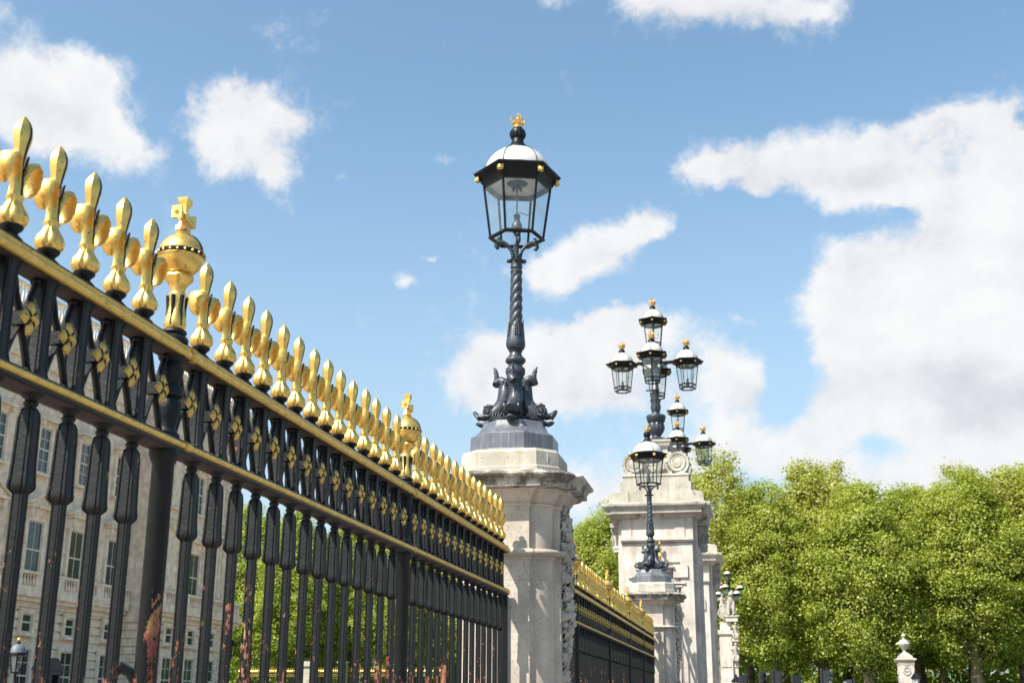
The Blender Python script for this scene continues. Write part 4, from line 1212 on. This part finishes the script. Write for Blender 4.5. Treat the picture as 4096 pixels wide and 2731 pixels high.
b = MB(); b.loft([[(x+.62,y,z) for x,y,z in hexr(.165,5.12)],[(x+.62,y,z) for x,y,z in hexr(.325,5.74)]]); b.build('glass', M['glass'], lf)
b = MB(); b.ball((.62,0,6.28), .09, 10, 7); b.build('crown', M['gold'], wl)
# sentry box
sb = thing('sentry_box', 'dark blue grey sentry box with pitched roof against the palace wall', 'sentry box', (-38.0, 62.7, gz(62.7)), R(0))
b = MB(); g0 = 0
b.box(-.55,-.45,-.55,.55,0,2.05); b.box(-.45,.5,-.55,-.47,0,2.05); b.box(-.45,.5,.47,.55,0,2.05)
b.box(.42,.5,-.47,-.32,0,2.05); b.box(.42,.5,.32,.47,0,2.05); b.box(.42,.5,-.32,.32,1.75,2.05)
b.build('walls', M['iron'], sb)
b = MB(); b.loft([[(-.62,-.68,2.0),(-.62,.68,2.0),(-.62,0,2.62)],[(.60,-.68,2.0),(.60,.68,2.0),(.60,0,2.62)]]); b.build('roof', M['iron'], sb)
b = MB(); b.box(-.44,-.43,-.46,.46,0,1.9); b.build('back_panel', M['white'], sb)

# ------------------------------------------------------------------ far railings of the forecourt
def far_railing(x0, x1, y, label):
    g0 = gz(y)
    t = thing('iron_railing', label, 'railing', (0,0,0), group='far railings before the park')
    b = MB(); x = x0+.1
    while x < x1: b.box(x-.022,x+.022,y-.022,y+.022,g0,g0+1.62); x += .22
    b.box(x0,x1,y-.05,y+.05,g0+1.12,g0+1.19); b.box(x0,x1,y-.05,y+.05,g0+1.45,g0+1.52)
    b.build('palisade', M['black'], t)
    b = MB(); x = x0+.1
    while x < x1:
        b.lathe([(.02,g0+1.6),(.07,g0+1.66),(.03,g0+1.74),(.06,g0+1.82),(.01,g0+1.98)], 6, x, y); b.box(x-.05,x+.05,y-.07,y-.05,g0+1.26,g0+1.38); x += .22
    b.box(x0,x1,y-.08,y-.05,g0+1.53,g0+1.57); b.box(x0,x1,y-.08,y-.05,g0+1.13,g0+1.17)
    b.build('gilt_cresting', M['gold'], t)
YF = 121
far_railing(-52, -45.2, YF, 'far gold topped railing just right of the palace corner')
far_railing(-43.9, -30.0, YF, 'far gold topped railing right of the small grey stone pier')
b = MB(); g0 = gz(YF)
b.box(-45.1,-44.0,YF-.5,YF+.5,g0-.2,g0+2.1); b.box(-45.25,-43.85,YF-.65,YF+.65,g0+2.1,g0+2.25); b.box(-44.9,-44.2,YF-.35,YF+.35,g0+2.25,g0+2.6)
tag(b.build('boundary_pier', M['stonem']), 'small grey stone pier in the far railing, seen low between the bars', 'pillar', 'small piers in the far railing')
b = MB()
b.box(-41.0,-40.3,YF-.9,YF-.2,g0-.2,g0+2.4); b.box(-41.15,-40.15,YF-1.05,YF-.1,g0+2.4,g0+2.55); b.lathe([(.1,g0+2.55),(.28,g0+2.85),(.3,g0+3.0),(.1,g0+3.25),(.03,g0+3.5)], 12, -40.65, YF-.55)
tag(b.build('boundary_pier', M['stonem']), 'slim pale pier with a small urn in front of the far railing', 'pillar', 'small piers in the far railing')

# ------------------------------------------------------------------ trees
def leaf_cloud(seed, H, rad, zlow, nclump, nleaf, size):
    rs = np.random.RandomState(seed)
    cen = []; 
    zc = (H+zlow)/2; hz = (H-zlow)/2
    while len(cen) < nclump:
        u = rs.normal(size=3); u /= np.linalg.norm(u)
        q = rs.uniform(.35, 1.0)**.45
        p = np.array([u[0]*rad*q, u[1]*rad*q, u[2]*hz*q])
        # fuller lower down, narrower towards the top
        k = (p[2]+hz)/(2*hz)
        f = 1.04-.42*k**2.2
        p[:2] *= f
        cen.append(p + [0,0,zc])
    cen = np.array(cen)
    cr = rs.uniform(.6, 1.45, nclump)
    # leaves on each clump's shell
    idx = rs.randint(0, nclump, nleaf)
    n = rs.normal(size=(nleaf,3)); n /= np.linalg.norm(n, axis=1)[:,None]
    n[:,2] = np.abs(n[:,2])*.9 + n[:,2]*.1 if False else n[:,2]
    shell = cr[idx]*(.35+.65*rs.uniform(0,1,nleaf)**.6)
    # broken edges: clumps bulge unevenly
    w = 1+.30*np.sin(n[:,0]*5+idx)*np.cos(n[:,1]*4.3+idx*1.7)+.18*np.sin(n[:,2]*9+idx*.7)
    pos = cen[idx] + n*(shell*w)[:,None]*np.array([1.05,1.05,.82])
    # looser leaves spread between the clumps
    m = rs.uniform(size=nleaf) < .24
    k = int(m.sum()); u = rs.normal(size=(k,3)); u /= np.linalg.norm(u, axis=1)[:,None]
    q = rs.uniform(.55, 1.03, k)[:,None]
    f = 1.04-.42*((u[:,2:3]*q+1)/2).clip(0,1)**2.2
    lump = 1+.10*np.sin(u[:,0:1]*6+seed)*np.cos(u[:,2:3]*7+seed*2)
    pos[m] = np.concatenate([u[:,:2]*rad*q*f*lump, u[:,2:3]*hz*q*(.95+.08*lump)+zc], 1); n[m] = u
    # stray sprays poking out
    m = rs.uniform(size=nleaf) < .06
    pos[m] += n[m]*rs.uniform(.1,.7,m.sum())[:,None]
    nor = n*.9 + rs.normal(size=(nleaf,3))*.55 + np.array([0,0,.5]); nor /= np.linalg.norm(nor, axis=1)[:,None]
    a = rs.normal(size=(nleaf,3)); t1 = np.cross(nor, a); t1 /= np.linalg.norm(t1, axis=1)[:,None]
    t2 = np.cross(nor, t1)
    s = rs.uniform(.6, 1.3, nleaf)[:,None]*size
    v = np.empty((nleaf,4,3))
    v[:,0] = pos - t1*s*.5; v[:,1] = pos - t2*s*.36 + nor*s*.10; v[:,2] = pos + t1*s*.5; v[:,3] = pos + t2*s*.36 + nor*s*.10
    return v.reshape(-1,3), cen, cr
def leaf_mesh(name, v, mat):
    nl = len(v)//4
    me = bpy.data.meshes.new(name)
    me.vertices.add(nl*4); me.vertices.foreach_set('co', v.astype(np.float32).ravel())
    me.loops.add(nl*4); me.loops.foreach_set('vertex_index', np.arange(nl*4, dtype=np.int32))
    me.polygons.add(nl); me.polygons.foreach_set('loop_start', np.arange(0, nl*4, 4, dtype=np.int32)); me.polygons.foreach_set('loop_total', np.full(nl, 4, dtype=np.int32))
    me.materials.append(mat); me.update(calc_edges=True); me.validate()
    return me
def make_tree(seed, H, rad, zlow, mat, label, nclump=210, nleaf=80000, size=.225, tr=.48):
    t = thing('plane_tree', label, 'tree', group='trees in the park')
    v, cen, cr = leaf_cloud(seed, H, rad, zlow, nclump, nleaf, size)
    o = bpy.data.objects.new('crown', leaf_mesh('crown', v, mat)); COL.objects.link(o); o.parent = t
    rg = random.Random(seed)
    b = MB()
    pts = []; rr = []
    for k in range(9):
        u = k/8
        pts.append((.25*math.sin(u*5+seed)*u, .25*math.cos(u*4+seed)*u, -.3+u*(H*.86))); rr.append(tr*(1.25 if k == 0 else 1)*(1-.86*u)+.03)
    b.tube(pts, rr, 10)
    order = sorted(range(len(cen)), key=lambda i: cen[i][2])
    for i in order[::3]:
        c = cen[i]; z0 = max(zlow*.7+.6, c[2]*.60 - rg.uniform(0,1.2)); u = z0/(H*.86)
        k = min(7, int(u*8)); p0 = Vector(pts[k]).lerp(Vector(pts[k+1]), u*8-k)
        mid = p0.lerp(Vector(c), .5) + Vector((rg.uniform(-.4,.4), rg.uniform(-.4,.4), rg.uniform(.1,.8)))
        r0 = max(.05, tr*.42*(1-u))
        b.tube([p0, p0.lerp(mid,.5)+Vector((0,0,.12)), mid, mid.lerp(Vector(c),.6), Vector(c)+Vector((0,0,cr[i]*.5))], [r0, r0*.8, r0*.6, r0*.4, .025], 6)
    b.build('trunk', M['bark'], t, sharp=70)
    return t
TREES = [make_tree(1, 20.5, 5.8, 2.2, M['leaf_a'], 'a'), make_tree(2, 21.5, 6.4, 2.6, M['leaf_a'], 'b'), make_tree(3, 19.0, 5.5, 1.8, M['leaf_b'], 'c'), make_tree(4, 22.0, 5.2, 3.0, M['leaf_b'], 'd', nleaf=30000, nclump=80), make_tree(5, 17.5, 5.8, 1.0, M['leaf_a'], 'e')]
firstuse = set()
def tree(k, x, y, rz, s, label, sz=None):
    if k not in firstuse: firstuse.add(k); o = TREES[k]
    else: o = dup(TREES[k])
    o.location = (x, y, gz(y)); o.rotation_euler = (0,0,rz); o.scale = (s, s, sz or s)
    o['label'] = label
    return o
# front row along the park edge, right of the piers
tree(3, -3.2, 112, .3, .98, 'tall thin yellowish tree directly behind the gate piers, left end of the right hand row', .99)
tree(0, 1.4, 110, 1.2, .90, 'dense green tree second from the left in the right hand row', .86)
tree(2, 5.6, 113, 2.0, 1.06, 'yellow green tree with the highest rounded top left of centre of the row', 1.05)
tree(4, 9.0, 108, .5, .98, 'lower leafy tree whose light brown trunk stands left of the urn pillar', .98)
tree(1, 13.2, 112, 4.1, .88, 'green tree rising behind the white urn pillar', .81)
tree(0, 17.6, 109, 3.3, .98, 'broad green tree right of the urn pillar with a thick shaded trunk', .88)
tree(2, 22.0, 112, 5.2, 1.05, 'leafy yellow green tree near the right edge of the view', .98)
tree(1, 27.0, 110, .9, 1.0, 'tree cut by the right edge of the view', .95)
# second and third rows
for i, (k, x, y, s, lab) in enumerate((
    (1, -.8, 121, .86, 'tree peeking over the gap between the two leftmost trees of the row'),
    (3, 8.4, 124, .98, 'slender tree behind, its top just above the tree with the highest rounded top'),
    (0, 14.8, 122, .90, 'back row tree filling the dip above the urn pillar'),
    (3, 19.8, 124, .96, 'slender yellowish back row tree right of the urn pillar'),
    (4, 25.2, 122, 1.15, 'back row tree behind the right edge of the row'),
    (2, 31.0, 124, 1.0, 'back row tree beyond the right edge of the row'))):
    tree(k, x, y, 1.7*i, s, lab)
# between the two lamp pillars and on the left behind the railing
for i, (k, x, y, s, lab) in enumerate((
    (2, -9.0, 128, .94, 'tree right behind the big pier, above the golden railing'),
    (0, -14.5, 126, .90, 'green tree between the two lamp pillars above the golden railing'),
    (1, -20.5, 129, .82, 'tree behind the near pillar, seen through the last bars'),
    (4, -26.0, 126, .92, 'tree seen between the bars just left of the near pillar'),
    (2, -31.5, 129, .80, 'yellow green tree seen between the bars left of the second gold orb post'),
    (0, -37.0, 126, .80, 'green tree seen between the bars right of the palace'),
    (1, -42.5, 129, .86, 'tall tree seen between the bars nearest the second bay of railing'),
    (4, -48.0, 126, 1.04, 'leafy tree touching the right edge of the palace'),
    (0, -54.0, 128, .95, 'tree partly hidden behind the palace corner'))):
    tree(k, x, y, 2.3*i+.4, s, lab)
# understory behind the trunks
for i, (k, x, y, s) in enumerate(((4,3,140,.8),(4,12,143,.8),(2,20,146,.8),(4,29,142,.85),(2,37,140,.95),(0,-5,140,.85),(2,-18,142,.85),(4,-29,143,.85),(0,-40,143,.85),(2,-51,143,.9))):
    tree(k, x, y, 1.1*i, s, 'tree deep in the park, one of the shaded row behind the others').update_tag()

def woodland():
    rs = np.random.RandomState(77); vs = []
    nl = 90000
    x = rs.uniform(-110, 90, nl); y = 150+rs.uniform(0, 10, nl)+3*np.sin(x*.5)
    top = 12+2.2*np.sin(x*.35)+1.3*np.sin(x*1.1+1)
    g = np.array([gz(q) for q in y]); z = g-.4+rs.uniform(0, 1, nl)**1.2*top
    pos = np.stack([x, y-2.2*np.sin(z*1.3+x*.9), z], 1)
    nor = rs.normal(size=(nl,3))+[0,-.5,.4]; nor /= np.linalg.norm(nor, axis=1)[:,None]
    t1 = np.cross(nor, rs.normal(size=(nl,3))); t1 /= np.linalg.norm(t1, axis=1)[:,None]; t2 = np.cross(nor, t1)
    s = rs.uniform(.35,.8,nl)[:,None]
    v = np.stack([pos-t1*s*.5, pos-t2*s*.4, pos+t1*s*.5, pos+t2*s*.4], 1).reshape(-1,3)
    o = bpy.data.objects.new('woodland', leaf_mesh('woodland', v, M['leaf_a'])); COL.objects.link(o)
    tag(o, 'dense dark wood at the far side of the park, filling the gaps between trunks', 'wood', kind='stuff')
woodland()

# ------------------------------------------------------------------ sky with clouds
SUN = Vector((-.395,-.495,.774)).normalized()
el = math.asin(SUN.z); az = math.atan2(SUN.x, SUN.y)
w = bpy.data.worlds.new('World'); scene.world = w; w.use_nodes = True
nt = w.node_tree; nt.nodes.clear()
out = N(nt, 'ShaderNodeOutputWorld'); bg = N(nt, 'ShaderNodeBackground'); bg.inputs[1].default_value = .130
sky = N(nt, 'ShaderNodeTexSky', sky_type='NISHITA'); sky.sun_disc = False
sky.sun_elevation = el; sky.sun_rotation = az; sky.air_density = 1.0; sky.dust_density = 1.6; sky.ozone_density = 1.3
tc = N(nt, 'ShaderNodeTexCoord').outputs['Generated']
sp = N(nt, 'ShaderNodeSeparateXYZ'); nt.links.new(tc, sp.inputs[0])
A = m2(nt, 'ARCTAN2', sp.outputs[0], sp.outputs[1]); E_ = m2(nt, 'ARCSINE', sp.outputs[2])
# domain warp so that the cloud edges are ragged
n1 = N(nt, 'ShaderNodeTexNoise'); n1.inputs['Scale'].default_value = 9; n1.inputs['Detail'].default_value = 7; n1.inputs['Roughness'].default_value = .6
nt.links.new(tc, n1.inputs['Vector'])
wc = N(nt, 'ShaderNodeSeparateColor'); nt.links.new(n1.outputs['Color'], wc.inputs[0])
A2 = m2(nt, 'ADD', A, m2(nt, 'MULTIPLY', m2(nt, 'SUBTRACT', wc.outputs[0], .5), .10))
E2 = m2(nt, 'ADD', E_, m2(nt, 'MULTIPLY', m2(nt, 'SUBTRACT', wc.outputs[1], .5), .08))
F_PIX = 4879.5*2352/4096
YAW = R(11.067); PIT = R(16.513)
def px2ae(x, y):
    a = (x-1176)/F_PIX; b_ = -(y-784)/F_PIX
    X = a; Yv = math.cos(PIT)-b_*math.sin(PIT); Z = math.sin(PIT)+b_*math.cos(PIT)
    wx = X*math.cos(YAW)-Yv*math.sin(YAW); wy = X*math.sin(YAW)+Yv*math.cos(YAW)
    return math.atan2(wx, wy), math.atan2(Z, math.hypot(wx, wy))
CL = [(40,190,170,110,0,1),(170,260,120,110,20,1),(250,320,110,55,20,.75),(100,320,110,60,0,.8),(15,30,90,40,0,.35),
      (585,300,115,100,0,1),(650,380,70,60,0,.9),(560,235,60,45,0,.6),(490,330,50,75,0,.6),(690,270,50,30,0,.6),
      (1680,15,230,70,0,1),(1500,5,110,35,0,.7),(1265,15,50,40,0,.7),(1840,10,90,35,0,.5),(1010,345,45,20,0,.6),(922,645,40,26,0,.75),(772,385,22,26,0,.45),(975,580,18,12,0,.5),(660,630,30,10,0,.25),
      (1400,560,140,62,-22,1),(1290,612,90,48,-10,.95),(1490,512,80,36,-10,.85),(1240,640,60,34,0,.5),(1600,470,70,30,0,-1.0),(1640,540,130,60,0,-.9),(1480,420,140,38,0,-.7),(1700,620,120,80,0,-.6),(1420,690,160,28,-8,-.7),
      (1330,830,260,120,-6,1.1),(1140,860,150,75,10,1),(1400,770,110,60,0,.9),(1700,860,85,80,0,.85),(1230,930,200,60,0,.8),(1600,930,150,60,0,.6),(1700,715,50,16,0,.4),
      (1900,360,340,85,-4,1.05),(2130,310,180,80,-5,1.1),(2270,310,100,70,0,1),(1650,405,130,46,-8,.9),(1570,400,60,28,0,.7),(2050,420,180,60,0,1),(1730,450,60,30,0,.7),(1690,570,90,22,15,.35),
      (2200,720,290,290,0,1.3),(2320,560,230,240,0,1.2),(2010,760,140,150,0,1.1),(2352,460,150,110,0,1),(2040,900,170,120,0,1.1),(1960,640,70,80,0,.6),
      (1930,1010,200,80,0,.9),(2260,1060,190,90,0,1.05),(2200,980,200,60,0,.8),(1720,1020,140,60,0,.75),(1880,1090,200,50,0,.8),(2352,900,160,120,0,1),
      (2060,1012,105,48,0,-1.5),(2050,487,55,16,25,-.5),(1950,515,80,36,0,-.75),(1822,830,60,90,0,-.8),(1800,915,60,35,0,-.7),(1975,905,45,16,-20,-.6),(2340,290,50,30,0,-.9),(1500,1080,220,70,0,.55),(1350,1150,150,60,0,.9),(1000,1000,120,30,0,.25),
      (-500,500,300,160,0,1.1),(-900,150,260,120,0,1),(2900,400,350,250,0,1.2),(3300,900,400,200,0,1.2),(900,-500,400,150,0,1),(2400,-300,300,140,0,1.1)]
dens = None; core = None
for cx, cy, rx, ry, rot, wt in CL:
    a0, e0 = px2ae(cx, cy)
    a1, _ = px2ae(cx+rx, cy); _, e1 = px2ae(cx, cy-ry)
    ra = max(abs(a1-a0), .004); re = max(abs(e1-e0), .003)
    da = m2(nt, 'SUBTRACT', A2, a0); de = m2(nt, 'SUBTRACT', E2, e0)
    if rot:
        c, s = math.cos(R(rot)), math.sin(R(rot))
        # picture y runs down, elevation runs up
        u = m2(nt, 'SUBTRACT', m2(nt, 'MULTIPLY', da, c), m2(nt, 'MULTIPLY', de, s))
        v = m2(nt, 'ADD', m2(nt, 'MULTIPLY', da, s), m2(nt, 'MULTIPLY', de, c))
    else: u, v = da, de
    u = m2(nt, 'DIVIDE', u, ra); v = m2(nt, 'DIVIDE', v, re)
    q = m2(nt, 'ADD', m2(nt, 'MULTIPLY', u, u), m2(nt, 'MULTIPLY', v, v))
    g = m2(nt, 'MULTIPLY', m2(nt, 'POWER', 2.718, m2(nt, 'MULTIPLY', q, -1.1)), wt)
    dens = g if dens is None else m2(nt, 'ADD', dens, g)
dens = m2(nt, 'MINIMUM', dens, 1.25)
dk = None     # grey undersides of the thick clouds
for cx, cy, rx, ry, wt in ((2290,905,210,75,.7),(2120,850,160,60,.45),(2160,560,110,60,.35),(2000,395,170,35,.5),(1760,420,110,30,.3),(1350,905,170,50,.45),(1700,900,60,40,.35),(170,300,90,50,.4),(60,250,90,50,.35),(600,350,70,40,.3),(1420,600,110,35,.4),(1680,45,140,25,.45),(2280,1100,120,40,.35)):
    a0, e0 = px2ae(cx, cy); a1, _ = px2ae(cx+rx, cy); _, e1 = px2ae(cx, cy-ry)
    u = m2(nt, 'DIVIDE', m2(nt, 'SUBTRACT', A2, a0), abs(a1-a0)); v = m2(nt, 'DIVIDE', m2(nt, 'SUBTRACT', E2, e0), abs(e1-e0))
    g = m2(nt, 'MULTIPLY', m2(nt, 'POWER', 2.718, m2(nt, 'MULTIPLY', m2(nt, 'ADD', m2(nt, 'MULTIPLY', u, u), m2(nt, 'MULTIPLY', v, v)), -1.0)), wt)
    dk = g if dk is None else m2(nt, 'ADD', dk, g)
n2 = N(nt, 'ShaderNodeTexNoise'); n2.inputs['Scale'].default_value = 11; n2.inputs['Detail'].default_value = 9; n2.inputs['Roughness'].default_value = .71
nt.links.new(tc, n2.inputs['Vector'])
d2 = m2(nt, 'ADD', dens, m2(nt, 'MULTIPLY', m2(nt, 'SUBTRACT', n2.outputs['Fac'], .5), 2.7))
mr = N(nt, 'ShaderNodeMapRange', interpolation_type='SMOOTHSTEP'); mr.inputs[1].default_value = .19; mr.inputs[2].default_value = 1.02
nt.links.new(d2, mr.inputs[0])
n3 = N(nt, 'ShaderNodeTexNoise'); n3.inputs['Scale'].default_value = 5; n3.inputs['Detail'].default_value = 5
nt.links.new(tc, n3.inputs['Vector'])
puff = N(nt, 'ShaderNodeTexNoise'); puff.inputs['Scale'].default_value = 17; puff.inputs['Detail'].default_value = 8; puff.inputs['Roughness'].default_value = .6
nt.links.new(tc, puff.inputs['Vector'])
shade = m2(nt, 'ADD', m2(nt, 'MULTIPLY', m2(nt, 'SUBTRACT', .62, puff.outputs['Fac']), .55), m2(nt, 'MULTIPLY', n3.outputs['Fac'], .35))
shade = m2(nt, 'ADD', shade, m2(nt, 'MULTIPLY', dk, .50))
# billows: the side of each puff turned to the sun is brighter
n4 = N(nt, 'ShaderNodeTexNoise'); n4.inputs['Scale'].default_value = 11; n4.inputs['Detail'].default_value = 5; n4.inputs['Roughness'].default_value = .6
off_ = N(nt, 'ShaderNodeVectorMath', operation='ADD'); nt.links.new(tc, off_.inputs[0]); off_.inputs[1].default_value = (-.012, -.006, .016)
n5 = N(nt, 'ShaderNodeTexNoise'); n5.inputs['Scale'].default_value = 11; n5.inputs['Detail'].default_value = 5; n5.inputs['Roughness'].default_value = .6
nt.links.new(tc, n4.inputs['Vector']); nt.links.new(off_.outputs[0], n5.inputs['Vector'])
shade = m2(nt, 'ADD', shade, m2(nt, 'MULTIPLY', m2(nt, 'SUBTRACT', n5.outputs['Fac'], n4.outputs['Fac']), 1.1))
ccol = ramp(nt, shade, [(.14, (3.78,3.76,3.74)), (.36, (3.48,3.47,3.51)), (.62, (2.95,2.97,3.1)), (1.0, (2.2,2.28,2.48))])
# thin veil of high haze near the horizon is part of the sky texture itself
skyc = mixc(nt, 1.0, sky.outputs[0], (.80, .915, .86), 'MULTIPLY')
hz = N(nt, 'ShaderNodeMapRange', interpolation_type='SMOOTHSTEP'); hz.inputs[1].default_value = .52; hz.inputs[2].default_value = -.02
hz.inputs[3].default_value = 0; hz.inputs[4].default_value = .62
nt.links.new(E_, hz.inputs[0])
skyc = mixc(nt, hz.outputs[0], skyc, (2.35,2.72,3.12))
mixed = mixc(nt, m2(nt, 'MULTIPLY', mr.outputs[0], .95), skyc, ccol)
nt.links.new(mixed, bg.inputs[0]); nt.links.new(bg.outputs[0], out.inputs[0])

sl = bpy.data.lights.new('sun', 'SUN'); sl.energy = 4.4; sl.angle = R(.53); sl.color = (1,.95,.87)
so_ = bpy.data.objects.new('sun', sl); COL.objects.link(so_)
so_.rotation_euler = SUN.to_track_quat('Z', 'Y').to_euler(); so_.location = (-30,-40,60)

# ------------------------------------------------------------------ camera
cam = bpy.data.cameras.new('camera'); co_ = bpy.data.objects.new('camera', cam); COL.objects.link(co_)
cam.sensor_width = 36; cam.lens = 42.886; cam.clip_start = .05; cam.clip_end = 6000
co_.location = (0,0,1.6)
co_.rotation_mode = 'QUATERNION'
mt = Matrix.Rotation(YAW, 4, 'Z') @ Matrix.Rotation(PI/2+PIT, 4, 'X') @ Matrix.Rotation(R(-.153)*-1, 4, 'Z')
co_.rotation_quaternion = mt.to_quaternion()
cam.dof.use_dof = True; cam.dof.focus_distance = 9.0; cam.dof.aperture_fstop = 6.3
scene.camera = co_
scene.view_settings.view_transform = 'Standard'; scene.view_settings.look = 'None'
scene.view_settings.exposure = 1.0; scene.view_settings.gamma = 1
scene.cycles.max_bounces = 8; scene.cycles.transparent_max_bounces = 16
scene.cycles.use_denoising = True
